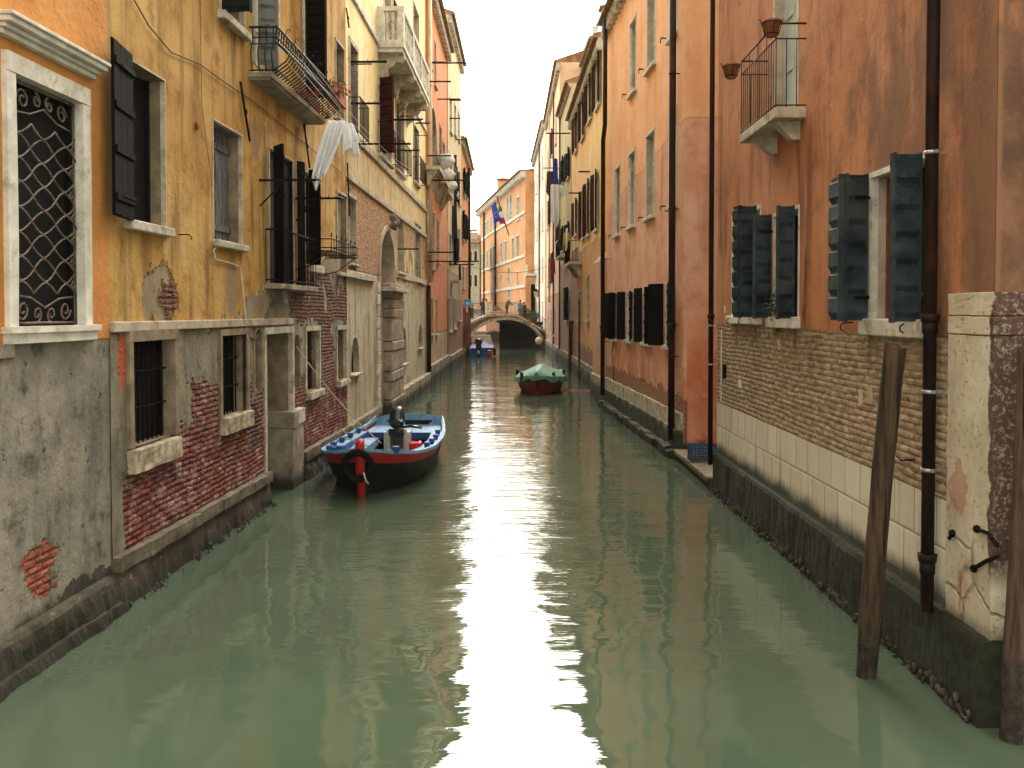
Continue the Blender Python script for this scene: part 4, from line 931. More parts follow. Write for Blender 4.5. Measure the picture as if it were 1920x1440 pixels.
b6.plinth(0, b6.L, .7, .12, m_plinth('mossy_ledge_stone', (.30, .26, .18), .5, .2, 33), 1.4)
# ================================================================== RIGHT BANK
r1 = Bld('brick_base_house', 'near right orange house with yellow brick and white stone base and slate blue shutters', (3.70, 17.3), (3.70, 7.36), 14.5, D=9)
U, Z = r1.U, r1.Z
def mat_R1():
    t = T('rough_orange_plaster_brick_and_stone')
    L = r1.L
    up = L_plaster(t, (.41, .155, .060), (.16, .058, .030), (.52, .23, .10), .85, 41, .8, 1.1)
    # grey-brown weathered area towards the near end
    wn = t.noise(1.1, 7, .68, v=t.scl(1, 1, .45, (5, 0, 0)))
    dk = t.ss(wn + (t.x - 6.3)*.055, .50, .66)
    up = (t.mix(dk*.75, up[0], (.135, .075, .045)), up[1] + t.noise(24, 5, .7)*.5)
    dk2 = t.ss(t.noise(2.0, 7, .7, v=t.scl(1, 1, .3, (1, 0, 3))) + t.ss(t.x, L-.3, L+.6)*.20, .56, .70)
    up = (t.mix(dk2*.8, up[0], (.075, .035, .022)), up[1])
    br = L_brick(t, (.40, .28, .160), (.32, .205, .115), (.34, .29, .205), 0, .55, .23, .072, .012, .014, seed=11)
    redb = t.ss(t.noise(4.1, 2, .5, v=t.scl(1, 1, 3.3, (2, 0, 0))), .60, .66)*.5; br = (t.mix(redb, br[0], (.30, .12, .055)), br[1])
    br = (L_grime(t, br[0], .45, (.085, .05, .028), 9, (1.1, 1.1, .5), .50, .68), br[1])
    bl = L_blocks(t, (.68, .62, .48), (.58, .52, .39), (.25, .19, .13), .46, .43, .007, .31, seed=3)
    lay = over(t, bl, t.ss(t.z, 1.596, 1.602), br, -.3)
    lay = over(t, lay, t.ss(t.z + (t.noise(6, 3, .5)-.5)*.03, 2.985, 2.995), up, .6)
    # red painted strip beside the near drainpipe
    # stone facing only up to the pilaster; rougher near the corner
    lay = algae(t, lay, .84, .10, (.010, .014, .005), (.022, .032, .009), seed=6)
    # rust and soot runs under the shutters
    for px, wd, ln, am in ((1380, .30, 1.0, .7), (1490, .2, .75, .85), (1425, .12, .7, .6), (1630, .22, .7, .9), (1742, .16, .5, .8)):
        xx = U(px); m = t.ss((t.x-xx+(t.noise(5, 3, .5)-.5)*.15).abs(), wd*.6, 0)*t.ss(t.z, 3.05-ln, 3.02)*t.ss(t.z, 3.14, 3.0)*t.ss(t.noise(4, 6, .7, v=t.scl(1, 1, .2)), .36, .60)
        lay = (t.mix(m*am, lay[0], (.045, .022, .014)), lay[1])
    en = t.ss(t.oy, .02, .06); lay = (t.mix(en*t.ss(t.noise(.9, 7, .7), .36, .58)*.8, lay[0], (.07, .035, .022)), lay[1])
    return t.end(lay[0], .92, lay[1], 1.0, .03, disp=.008, mid=1.0)
def mat_pilaster():
    t = T('pocked_white_pilaster_stone'); n = t.noise(2, 6, .65)
    c = t.mix(t.ss(n, .35, .65), (.62, .55, .41), (.48, .41, .28)); pit = t.ss(t.noise(18, 6, .8), .56, .66)
    c = t.mix(pit*.55, c, (.16, .12, .07))
    c = t.mix(t.ss(t.noise(.9, 6, .6, v=t.scl(1, 1, .35)) , .55, .7)*.4, c, (.40, .26, .14))
    L = r1.L
    # reddish-brown flaking plaster along the corner
    fl = t.ss(t.ox - L + .02 + (t.noise(3.4, 7, .75)-.5)*.30, -.01, .01)*t.ss(t.z, 1.0, 1.3)
    c = t.mix(fl, c, t.mix(t.ss(t.noise(22, 6, .85), .52, .60), (.085, .045, .032), (.32, .25, .19)))
    c = t.mix(t.blob(L-.55, 1.75, .16, .20, .7, 6)*.6, c, (.42, .16, .10))
    cr = t.voro(2.3, v=t.vadd(t.co, t.vadd(t.noise(3, 3, .5, col=True), (.12, .12, .12), 'MULTIPLY')), feat='DISTANCE_TO_EDGE')
    crk = t.ss(cr, .045, .012)*t.ss(t.z, 1.45, 1.25)
    c = t.mix(crk*.5, c, (.10, .07, .045))
    rust = t.ss((t.x-(L-.50)).abs(), .05, 0)*t.ss(t.z, .72, .85)*t.ss(t.z, 1.12, 1.05); c = t.mix(rust*.75, c, (.30, .10, .03))
    lay = algae(t, (c, n*.5 - pit*.5 - crk*.8 + t.noise(30, 4, .7)*.3), .72, .10, (.018, .022, .008), (.05, .06, .018))
    return t.end(lay[0], .92, lay[1], 1.0, .04, disp=.02, mid=.5)
SB = M['shblue']
r1.win(1374, 1425, 402, 592, 'panel', .16, .05, M['stonew'], .13, proud=.015, leaves=[('R', 84, .26, (150, .12))], lm=SB)
r1.win(1452, 1497, 400, 594, 'dark', .26, .045, M['stonew'], .15, proud=.015, leaves=[('L', 100, .25), ('R', 84, .22)], lm=SB)
pB, qB = r1.win(1634, 1738, 316, 598, 'ajar', .24, .05, M['stonew'], .17, proud=.015, leaves=[('L', 98, .24, (0, .34)), ('R', 86, .26)], lm=SB, pm=M['redframe'])
zb_ = Z(1470, 205)
pD, qD = r1.win(0, 0, 0, 0, 'own', .20, .045, M['stonew'], 0, uz=(U(1449), U(1492), 5.84, 8.05), pm=M['panel'], name='balcony_door', proud=.012)
r1.win(0, 0, 0, 0, 'panel', .20, .05, M['stonew'], .12, uz=(U(1640), U(1735), 6.9, 8.4), leaves=[('L', 30, .6), ('R', 30, .6)], lm=SB)
r1.win(0, 0, 0, 0, 'panel', .20, .05, M['stonew'], .12, uz=(U(1449), U(1492), 9.6, 11), leaves=[('L', 30, .4), ('R', 30, .4)], lm=SB)
r1.win(0, 0, 0, 0, 'panel', .20, .05, M['stonew'], .12, uz=(U(1640), U(1735), 10.2, 11.6), leaves=[('L', 30, .6), ('R', 30, .6)], lm=SB)
mR1 = mat_R1(); r1.wall((mR1, M['stucco']), dense=[(0, r1.L, .6, 7.4, .022)]); r1.roof(.45)
# hooks and catches of the shutters
for px, py in ((1378, 600), (1401, 600), (1600, 610), (1716, 612), (1590, 505), (1395, 520)):
    g = MB(); u, z = r1.UZ(px, py); g.tube([(u, 0, z+.03), (u, -.10, z+.03), (u, -.14, z), (u, -.14, z-.04), (u, -.11, z-.06)], .008, 5); r1.part(g, 'shutter_catch', M['iron'])
# dark plinth stones with ledge
r1.batter(0, r1.L+.05, .68, .10, m_plinth('algae_footing', (.035, .03, .02), .9, .1, 45), .03)
r1.crust(0, r1.L, .11, 330, .03, .09)
# pilaster of pocked stone at the corner with capital bands
c = MB(); L = r1.L; cz = Z(1820, 628)
c.box(L-.74, L+.030, -.020, .30, -.8, cz); mp_ = mat_pilaster(); r1.part(c, 'pilaster', mp_, cuts=22, rough=.007)
c = MB(); c.box(L-.75, L+.034, -.026, .32, cz+.006, cz+.15); r1.part(c, 'capital', mp_, bevel=.006, cuts=8, rough=.006)
c = MB(); c.box(L-.745, L+.032, -.022, .31, cz+.156, cz+.34); r1.part(c, 'capital', mp_, bevel=.006, cuts=8, rough=.006)
# iron staples let into the pilaster
for pts in ([(1782, 1000), (1776, 1010)], [(1828, 992), (1850, 1000), (1866, 1024)], [(1822, 1066), (1845, 1052), (1868, 1043)]):
    g = MB(); P = []
    for a in pts:
        u, z = r1.UZ(*a, .05); P.append((u, -.035, z))
    g.tube(P, .016, 6); g.blob(P[0], (.035, .03, .035)); r1.part(g, 'iron_staple', M['iron'])
# drainpipes: near one and far one
u_ = r1.pipe(1769, -20, 1120, .055, M['pipe'], z=(14.4, .62), off=.02, cl=(Z(1765, 737), Z(1763, 883), 4.55), join=(3.02, .95))
r1.pipe(1345, -20, 875, .045, M['pipe'], z=(14.4, .45), off=.03, cl=(2.95, 2.25), join=(3.0,))
c = MB(); c.box(U(1747)-.02, U(1747)+.035, -.014, .02, 1.7, 2.85); r1.part(c, 'red_edging', M['redframe'])
c = MB(); c.box(U(1353), U(1353)+.05, -.014, .02, 1.62, 2.9); r1.part(c, 'white_edging', M['stonew'])
# plaques and little fittings on the brick
for px, py, a, h, m in ((1462, 645, .11, .15, 'stonew'), (1388, 720, .20, .13, 'stonew'), (1615, 745, .10, .16, 'stucco'), (1632, 742, .12, .16, 'stucco'), (1360, 580, .1, .12, 'stonew')):
    u, z = r1.UZ(px, py); c = MB(); c.box(u-a/2, u+a/2, -.012, .02, z-h/2, z+h/2); r1.part(c, 'stone_inset', M[m])
u, z = r1.UZ(1361, 696); c = MB(); c.box(u-.05, u+.05, -.05, .02, z-.12, z+.12); c.box(u-.02, u+.02, -.054, -.04, z-.08, z+.08); r1.part(c, 'letter_box', M['iron'])
u, z = r1.UZ(1716, 862); g = MB(); g.tube([(u, 0, z), (u-.02, -.12, z-.01), (u-.08, -.14, z+.02)], .008, 5); r1.part(g, 'hook', M['iron'])
# balcony
va, vb = U(1436), U(1509); zf = 5.78
c = MB(); c.box(va, vb, -.40, .04, zf-.13, zf); bal = r1.part(c, 'balcony', M['stone'], bevel=.008, label='small grey stone balcony slab')
for q in (.25, .82):
    u = va+(vb-va)*q; c = MB(); c.hexa([(u-.09, -.10, zf-.36), (u+.09, -.10, zf-.36), (u-.09, .02, zf-.36), (u+.09, .02, zf-.36), (u-.09, -.33, zf-.13), (u+.09, -.33, zf-.13), (u-.09, .02, zf-.13), (u+.09, .02, zf-.13)])
    r1.part(c, 'bracket', M['stone'], bal)
g = MB(); zt = zf+1.05
for zz, rr in ((zt, .014), (zt-.19, .010), (zf+.03, .010)):
    g.tube([(va+.02, 0, zz), (va+.02, -.38, zz), (vb-.02, -.38, zz), (vb-.02, 0, zz)], rr, 6)
for i in range(17): u = va+.02+(vb-va-.04)*i/16; g.tube([(u, -.38, zf), (u, -.38, zt-.19 if i % 4 else zt)], .007, 5)
for uu in (va+.02, vb-.02):
    for y in (-.25, -.12): g.tube([(uu, y, zf), (uu, y, zt-.19)], .007, 5)
r1.part(g, 'railing', M['rail'], bal)

# ---- R2 pink house
r2 = Bld('pink_house', 'salmon pink house with grey-green window panels and black shutters, second on the right bank', (3.27, 33.2), (3.76, 21), 13.0, D=9)
U, Z = r2.U, r2.Z
def mat_R2():
    t = T('salmon_plaster_with_brick_foot')
    up = L_plaster(t, (.80, .38, .175), (.66, .27, .115), (.86, .50, .28), .35, 51, .5)
    lo = L_plaster(t, (.66, .31, .19), (.50, .19, .10), (.78, .46, .32), .6, 52, .7, 1.6)
    rd = L_plaster(t, (.56, .165, .070), (.42, .11, .05), (.72, .36, .22), .5, 53, .7, 1.4)
    br = L_brick(t, (.36, .15, .06), (.30, .11, .045), (.36, .24, .14), .2, .45, .22, .068, seed=8)
    lay = over(t, lo, t.ss(t.z - 6.7 - t.x*.06 + (t.noise(.8, 4, .5)-.5)*.3, -.01, .01), up, .05)
    sw = t.ss(t.noise(.9, 7, .66, v=t.scl(1, 1, .8, (2, 0, 0))) - (t.z-3)*.05, .46, .58)
    lay = (t.mix(sw*t.ss(t.z, 5.2, 3.6)*.85, lay[0], rd[0]), lay[1])
    near = t.ss(t.oy, .02, .1); lay = (t.mix(near*t.ss(t.z + (t.noise(1.2, 5, .6)-.5)*1.4, 4.6, 2.6), lay[0], rd[0]), lay[1])
    pale = t.ss(t.noise(1.0, 7, .66, v=t.scl(1, 1, 1.6, (8, 0, 1))), .58, .63)*t.ss(t.z, 1.3, 2.2)*t.ss(t.z, 5, 4); lay = (t.mix(pale*.45, lay[0], (.66, .42, .32)), lay[1])
    d = t.z - 1.35 + (t.noise(1.6, 7, .7)-.5)*1.0; m = t.ss(d, -.04, .04).max(near)
    lay = over(t, br, m, lay, .5)
    lay = algae(t, lay, .40, .2, seed=9)
    return t.end(lay[0], .92, lay[1], .8, .025)
k2 = dict(d=.22, fw=.06, fm=M['stonew'], sill=.10, proud=.015)
for a, c_, yt, yb in ((1180, 1191, 42, 175), (1212, 1227, -20, 128), (1254, 1267, -110, 70), (1153, 1162, 316, 440), (1178, 1190, 288, 424), (1211, 1226, 252, 406), (1254, 1267, 209, 385)):
    r2.win(a, c_, yt, min(yb, 999), 'own' if a != 1153 else 'glass', pm=M['panel'] if a != 1153 else M['shblue'], **k2)
    for xx, yy in ((a-5, yb+3),):
        g = MB(); u, z = r2.UZ(xx, yy); g.box(u-.10, u+.06, -.13, -.11, z, z+.03); g.box(u-.01, u+.01, -.13, 0, z, z+.03); g.box(u-.10, u-.08, -.13, -.11, z-.08, z); r2.part(g, 'shutter_catch', M['iron'])
for a, c_, yt, yb, lv in ((1149, 1158, 551, 634, [('L', 30, .45), ('R', 40, .40)]), (1176, 1187, 548, 637, [('L', 25, .42), ('R', 12, .55)]), (1208, 1221, 541, 642, [('L', 14, .50), ('R', 30, .30)]), (1249, 1264, 533, 648, [('L', 35, .50), ('R', 30, .25)])):
    r2.win(a, c_, yt, yb, 'dark', .2, .05, M['stonew'], .10, proud=.015, leaves=lv, lm=M['shdark'], ls='plank')
mR2 = mat_R2(); r2.wall((mR2, M['stucco'])); r2.roof(.22, .55, M['stone'], dsz=(.16, .22))
r2.pipe(1273, -20, 862, .075, M['pipe'], z=(12.8, .35), off=.05, join=(Z(1271, 620),), cl=(2.2, 5.5, 8.5), cm=M['pipe'])
r2.pipe(1143, 40, 745, .075, M['pipe'], z=(12.9, .4), off=.12, kick=(9.0, .45), join=(Z(1142, 620),), cl=(2.2, 5), cm=M['pipe'])
r2.plinth(0, r2.L, .98, .05, M['stone'], .8, z0=.6, name='stone_course'); r2.plinth(0, r2.L, .62, .12, m_plinth('mossy_ledge_stone', (.34, .30, .2), .62, .25, 55), 1.6)
r2.plinth(0, r2.L+.08, .22, .26, m_plinth('crusted_footing', (.17, .14, .09), .25, .12, 56), .8, jit=.12, rough=.04, name='footing')
r2.crust(0, r2.L, .28, 300, .06, .12)
cable(r2, [(1152, 640), (1148, 660), (1152, 690), (1151, 720)], .014, M['pipe'])
# lower annex beyond it
r2b = MB()
ra = Bld('pink_annex', 'single-storey pink plastered annex wall standing in front of the yellow house, past the pink house', (3.13, 37.2), (3.24, 33.3), 5.05, D=.9)
ma = mat_flat('annex_plaster', (.56, .26, .16), (.34, .17, .11), (.64, .34, .24), None, None, .5, 57)
ra.wall((ma, ma)); c = MB(); c.hexa([(0, .0, 5.06), (ra.L, 0, 5.06), (0, .9, 5.06), (ra.L, .9, 5.06), (.1, .2, 5.3), (ra.L, .1, 5.35), (.1, .9, 5.3), (ra.L, .9, 5.35)]); ra.part(c, 'roof', M['stucco'])
ra.plinth(0, ra.L, .9, .08, m_plinth('mossy_ledge_stone', (.38, .33, .22), .6, .3, 58), 1.6)
# ---- R3 yellow house
r3 = Bld('yellow_house', 'warm yellow house with dark red-brown shutters on the right bank, stone sign on its corner', (3.30, 53.3), (3.47, 37.1), 13.75, D=8)
U, Z = r3.U, r3.Z
def mat_R3():
    t = T('yellow_plaster_with_brick_foot')
    up = L_plaster(t, (.76, .50, .19), (.62, .36, .11), (.84, .62, .30), .45, 61, .5)
    near = t.ss(t.oy, .02, .1); up = (t.mix(near*.6, up[0], (.58, .32, .09)), up[1])
    lo = L_plaster(t, (.55, .29, .11), (.38, .19, .08), (.62, .37, .17), .6, 62, .6)
    gy = L_plaster(t, (.30, .27, .20), (.17, .15, .11), (.40, .36, .27), .6, 63, .7)
    br = L_brick(t, (.32, .13, .07), (.25, .10, .055), (.33, .27, .2), .3, .5, seed=14)
    lay = over(t, lo, t.ss(t.z - 6.2 + (t.noise(.8, 5, .6)-.5)*.8, -.02, .02), up, .1)
    lay = over(t, lay, t.ss(4.6-t.x+(t.noise(.8, 6, .6)-.5)*1.2, -.05, .05)*t.ss(t.z, 6.6, 6.4), br, -.4)
    lay = over(t, br, t.ss(t.z - 1.6 + (t.noise(.9, 6, .65)-.5)*1.6, -.04, .04).min(1), lay, .3)
    lay = algae(t, lay, .5, .3, seed=11)
    return t.end(lay[0], .92, lay[1], .7, .025)
for a, c_, yt, yb in ((1118, 1125, 112, 200), (1103, 1109, 146, 227), (1091, 1096, 178, 260), (1079, 1082.5, 212, 284), (1116, 1121, 325, 430), (1101, 1106, 342, 440), (1092.5, 1096.5, 357, 446), (1078, 1083, 378, 440)):
    r3.win(a, c_, yt, yb, 'dark', .2, .08, M['stonew'], .12, proud=.02, leaves=[('L', 9, .48), ('R', 9, .48)], lm=M['shbrown'], ls='louver')
for a, c_, yt, yb in ((1101, 1105, 520, 600), (1084, 1087, 548, 600), (1088.5, 1091, 548, 600)): r3.win(a, c_, yt, yb, 'own', .2, .09, M['stone'], .12, pm=M['shbrown'] if a < 1100 else M['stucco'])
r3.wall((mat_R3(), M['stucco'])); rr = r3.roof(.22, .5, M['stone'], dsz=(.18, .25))
r3.chimney(rr, 15.5, 1.6, .55, .75, M['stone'])
u0, u1, z = U(1067), U(1091), Z(1080, 497)
u0 = max(u0, .3); c = MB(); c.box(u0+3, u1, -.62, .03, z-.14, z); bal = r3.part(c, 'balcony', M['stone'])
g = MB(); rail_flat(g, u0+3.05, u1-.05, -.58, z, z+1.0, 16, .012); rail_side(g, u1-.05, -.58, 0, z, z+1.0, 4, .012); r3.part(g, 'railing', M['iron'], bal)
for uu in (u0+3.4, u1-.5):
    c = MB(); c.hexa([(uu, -.12, z-.7), (uu+.25, -.12, z-.7), (uu, .02, z-.7), (uu+.25, .02, z-.7), (uu, -.5, z-.14), (uu+.25, -.5, z-.14), (uu, .02, z-.14), (uu+.25, .02, z-.14)]); r3.part(c, 'bracket', M['stone'], bal)
g = MB(); g.box(u0+3.1, u1-2.2, -.56, -.54, z+.05, z+1.05); r3.part(g, 'grey_screen', simple('grey_mesh_screen', (.16, .16, .16), .8), bal)
r3.plinth(0, r3.L, .9, .12, m_plinth('mossy_ledge_stone', (.30, .26, .18), .6, .3, 65), 1.6)
for px, py, ln in ((1070, 250, 1.4), (1106, 322, .5), (1085, 362, .5)): arm(r3, px, py, ln, False, .03)
# stone street sign on the near corner of the yellow house (faces the photographer)
c = MB(); zz0, zz1 = at_y(1135, 240, 37).z, at_y(1135, 212, 37).z
xa, xb = r3.L, r3.L
c.box(r3.L+.001, r3.L+.03, .06, .42, zz0, zz1); s_ = r3.part(c, 'street_plaque', M['stonew'], label='white stone plaque with faded lettering')
g = MB()
for i, (ww, oo) in enumerate(((.20, .08), (.26, .04), (.16, .10))):
    for k in range(int(ww/.035)): g.box(r3.L+.0305, r3.L+.033, .08+oo+k*.035, .08+oo+k*.035+.02, zz1-.16-i*.13, zz1-.12-i*.13)
r3.part(g, 'lettering', M['redframe'], s_)
M['pipe2'] = simple('red_brown_drainpipe_paint', (.12, .045, .028), .6, .3, 5, .2)
# ---- R4 olive narrow house
r4 = Bld('olive_house', 'narrow pale olive house with green shutters between the yellow house and the peach one', (3.14, 62.8), (3.28, 53.5), 15.9, D=8)
m = mat_flat('pale_olive_plaster', (.52, .44, .21), (.38, .31, .15), (.60, .52, .29), 6.2, ((.36, .25, .17), (.20, .14, .10), (.45, .34, .24)), .5, 71, brick=((.34, .14, .08), (.26, .10, .06), (.33, .27, .2)), bz=4)
for a, c_, yt, yb in ((1064, 1068, 285, 335), (1064, 1068, 420, 470), (1054, 1057, 300, 345), (1054, 1057, 428, 470), (1063, 1066, 540, 600)): r4.win(a, c_, yt, yb, 'dark', .2, .1, M['stonew'], .1, leaves=[('L', 8, .5), ('R', 8, .5)], lm=M['shgreen'])
r4.wall((m, M['stucco'])); rr = r4.roof(.2, 0); r4.plinth(0, r4.L, .9, .12, m_plinth('mossy_ledge_stone', (.30, .26, .18), .6, .3, 72), 1.6)
r4.pipe(1052, 200, 640, .06, M['pipe2'], z=(15.7, .5))
c = MB(); u, z = r4.UZ(1060, 482); c.box(u-1.6, u+1.8, -.5, .02, z-.12, z); bb = r4.part(c, 'balcony', M['stone']); g = MB(); rail_flat(g, u-1.6, u+1.8, -.48, z, z+.9, 16, .012); r4.part(g, 'railing', M['iron'], bb)
# taller brick house behind
rk = Bld('brick_upper_house', 'taller brick-faced house with tiled roof rising behind the olive and yellow houses', (4.6, 70.5), (4.9, 56.5), 19.2, D=7)
mk = T('pale_upper_brick'); br = L_brick(mk, (.58, .34, .22), (.50, .27, .17), (.5, .42, .32), .3, .3, seed=16); pl = L_plaster(mk, (.62, .44, .30), (.5, .34, .22), (.7, .54, .4)); la = over(mk, br, mk.ss(mk.noise(.5, 6, .6), .52, .56), pl, .4); mk = mk.end(la[0], .92, la[1], .7, .02)
rk.win(0, 0, 0, 0, 'dark', .2, .1, M['stonew'], .1, uz=(9.5, 10.5, 16.2, 17.6)); rk.win(0, 0, 0, 0, 'dark', .2, .1, M['stonew'], .1, uz=(5, 6, 16.2, 17.6))
rk.wall((mk, M['stucco'])); rr = rk.roof(.25, .5, M['stone']); rk.chimney(rr, 13, .9, .9, 1.7, M['stucco'])
c = MB(); c.box(10.6, 12.6, 1.4, 3.6, 19.3, 20.9); c.hexa([(10.3, 1.0, 20.9), (12.9, 1.0, 20.9), (10.3, 3.9, 21.5), (12.9, 3.9, 21.5), (10.3, 1.0, 21.0), (12.9, 1.0, 21.0), (10.3, 3.9, 21.65), (12.9, 3.9, 21.65)], 1); c.box(11, 12.2, 1.38, 1.42, 19.9, 20.6, 2)
rk.part(c, 'dormer', [M['stucco'], M['tile'], M['dark']], rr)
# ---- R5 peach house
r5 = Bld('peach_house', 'tall peach house with toothed cornice on the right bank just before the bridge', (3.02, 83.5), (3.12, 63), 19.5, D=8)
U, Z = r5.U, r5.Z
m = mat_flat('peach_plaster', (.78, .52, .31), (.64, .38, .20), (.84, .62, .42), 4.5, ((.52, .26, .17), (.36, .18, .12), (.6, .34, .25)), .5, 81)
for (a, c_, z0_, z1_, k, lf) in ((2, 3.1, 15, 16.8, 'own', 0), (6, 7.1, 15, 16.8, 'own', 0), (10.5, 11.6, 15, 16.8, 'dark', 1), (15.5, 16.6, 15, 16.8, 'own', 0), (2, 3.1, 10.2, 12.2, 'own', 0), (6, 7.1, 10.2, 12.2, 'dark', 1), (10.5, 11.6, 10.2, 12.2, 'own', 0), (15.5, 16.6, 10.2, 12.4, 'dark', 1), (18.6, 19.5, 8, 12, 'own', 1), (3, 4, 5.4, 7.6, 'own', 0), (7, 8, 5.4, 7.6, 'dark', 0), (11.5, 12.5, 5.4, 7.6, 'dark', 1), (3, 4, 1.6, 3.4, 'dark', 0), (8, 9, 1.6, 3.4, 'own', 0), (14, 15, 1.6, 3.6, 'dark', 0)):
    r5.win(0, 0, 0, 0, k, .2, .12, M['stonew'], .12, uz=(a, c_, z0_, z1_), pm=M['paneld'] if a != 18.6 else M['shbrown'], leaves=[('L', 8, .5), ('R', 8, .5)] if lf else (), lm=M['shbrown'])
r5.wall((m, M['stucco'])); rr = r5.roof(.25, .5, M['stone'], dsz=(.22, .35)); r5.chimney(rr, 11, 1.2, .9, 1.6, M['stucco'])
r5.pipe(1040, 300, 640, .06, M['pipe2'], z=(19.2, .5)); r5.pipe(1032, 300, 640, .06, M['pipec'], z=(19.2, 4))
r5.plinth(0, r5.L, .9, .12, m_plinth('mossy_ledge_stone', (.34, .28, .2), .6, .3, 82), 1.6)
# ---- R6 white house beyond the bridge
r6 = Bld('white_house', 'off-white narrow house with stone balcony beyond the bridge at the right', (2.55, 112), (3.0, 88), 20.6, D=8)
m = mat_flat('offwhite_plaster', (.70, .62, .48), (.52, .42, .30), (.78, .72, .6), None, None, .5, 91)
for i in range(4):
    for z0_, z1_ in ((16, 18), (11, 13.2), (6.2, 8.4), (2.0, 4.2)): r6.win(0, 0, 0, 0, 'own' if (i+int(z0_)) % 3 else 'dark', .2, .14, M['stonew'], .12, uz=(2+i*6, 3.2+i*6, z0_, z1_), pm=M['paneld'])
r6.wall((m, M['stucco'])); r6.roof(.3, .5, M['stone'], dsz=(.22, .35)); r6.pipe(1013, 300, 620, .08, M['pipe2'], z=(20.2, 2))
c = MB(); zz = r6.Z(1003, 515); c.box(1.5, 6.5, -1.1, .02, zz-.25, zz); c.box(1.55, 6.45, -1.05, -.9, zz+.85, zz+1.0)
for i in range(15): c.box(1.6+i*.34, 1.72+i*.34, -1.03, -.93, zz, zz+.85)
r6.part(c, 'balcony', M['stonew'], label='white stone balcony')
g = MB(); g.box(2.5, 3.6, -.45, .0, zz-4.6, zz-1.1); r6.part(g, 'awning', M['shdark'], label='dark rolled awning')
# ================================================================== BRIDGE AND WHAT IS BEYOND
# quays behind the bridge
def quay(name, x0, x1, y0, y1, z, label=None):
    b = MB(); b.box(x0, x1, y0, y1, -.8, z-.12); b.box(x0-.06, x1+.06, y0-.08, y1, z-.115, z)
    o = b.build(name, M['paving']); o['kind'] = 'structure'; return o
M['paving'] = simple('trachyte_paving', (.27, .24, .20), .8, .25, 1.5, .3)
quay('quay', 3.05, 14, 84.2, 87.6, 1.35)
quay('quay', -14, -4.15, 84.6, 94, 1.75)
dq = MB(); dq.box(-1.2, 3.0, 91.5, 111.5, -.8, 2.3); dq = dq.build('quay', m_plinth('arch_shade_quay_wall', (.025, .02, .015), .8, .3, 94)); dq['kind'] = 'structure'  # dark block added to fill the arch opening, shade painted as its colour
# ---- bridge
M['bridgestone'] = simple('grey_bridge_stone', (.46, .43, .37), .85, .35, 3, .5, dirt=(.16, .13, .1)); BY = 85.4; YAW = math.radians(23)
bt = thing('stone_footbridge', 'arched stone footbridge with iron railings crossing the canal at its far end', 'bridge', (-.55, BY, 0), YAW)
def deck(x):                      # top of the coping along the span
    pts = [(-4.6, 1.85), (-1.75, 3.08), (1.0, 3.08), (4.3, 1.38)]
    for (a, za), (b_, zb) in zip(pts, pts[1:]):
        if x <= b_: return za+(zb-za)*(x-a)/(b_-a)
    return pts[-1][1]
def under(x):
    t_ = x/3.55; return -.8 if abs(t_) >= 1 else .15+2.45*math.sqrt(1-t_*t_)
bw = 6.2; b = MB(); N = 60; X0, X1 = -4.6, 4.3
xs = [X0+(X1-X0)*i/N for i in range(N+1)]
for i in range(N):
    a, c_ = xs[i], xs[i+1]; ua, uc = under(a), under(c_); da, dc = deck(a)-.22, deck(c_)-.22
    for y in (0, bw): b.face([(a, y, ua), (c_, y, uc), (c_, y, dc), (a, y, da)])
    b.face([(a, 0, ua), (a, bw, ua), (c_, bw, uc), (c_, 0, uc)], 1); b.face([(a, 0, da), (c_, 0, dc), (c_, bw, dc), (a, bw, da)])
tb = T('bridge_brick'); lb_ = L_brick(tb, (.20, .13, .09), (.16, .10, .07), (.2, .17, .13), .2, .4); lb_ = algae(tb, lb_, .6, .3); mb_ = tb.end(lb_[0], .9, lb_[1], .6, .02)
M['soffit'] = simple('shade_dark_arch_soffit', (.035, .03, .025), .9, .4, 2, .4)  # underside coloured near black to carry the shade under the arch
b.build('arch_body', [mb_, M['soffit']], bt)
# white arch rings near and far
for y0_, y1_ in ((-.05, .35), (bw-.35, bw+.05)):
    n = 22; b = MB()
    for i in range(n):
        P = []
        for yy in (y0_, y1_):
            for rr in (0, .28):
                for q in (i+.04, i+.96):
                    a = PI*(.03+.94*q/n); P.append((-(3.5+rr)*math.cos(a), yy, .13+(2.42+rr*.9)*math.sin(a)))
        b.hexa([P[0], P[1], P[4], P[5], P[2], P[3], P[6], P[7]])
    b.build('arch_ring', M['bridgestone'], bt)
k = 36
for y0_, y1_ in ((-.12, .28), (bw-.28, bw+.12)):
    b = MB()
    for i in range(k):
        a, c_ = X0+(X1-X0)*i/k, X0+(X1-X0)*(i+1)/k-.004
        b.hexa([(a, y0_, deck(a)-.215), (c_, y0_, deck(c_)-.215), (a, y1_, deck(a)-.215), (c_, y1_, deck(c_)-.215), (a, y0_, deck(a)), (c_, y0_, deck(c_)), (a, y1_, deck(a)), (c_, y1_, deck(c_))])
    b.build('coping', M['bridgestone'], bt)
for yy in (.08, bw-.08):
    for x in (-4.35, -1.75, 1.0, 4.1):
        b = MB(); z = deck(x); b.box(x-.15, x+.15, yy-.13, yy+.13, z+.002, z+1.02); b.box(x-.19, x+.19, yy-.17, yy+.17, z+1.022, z+1.12)
        b.build('railing_post', M['stonew'], bt, bevel=.01)
for yy in (.08, bw-.08):
    g = MB()
    for a, c_ in ((-4.2, -1.9), (-1.6, .85), (1.15, 3.95)):
        n = 20
        for h in (.98, .12, .72): g.tube([(a, yy, deck(a)+h), (c_, yy, deck(c_)+h)], .022 if h > .9 else .012, 6)
        for i in range(n+1): x = a+(c_-a)*i/n; g.tube([(x, yy, deck(x)), (x, yy, deck(x)+.98)], .011, 4)
    g.build('railing', M['rail'], bt)
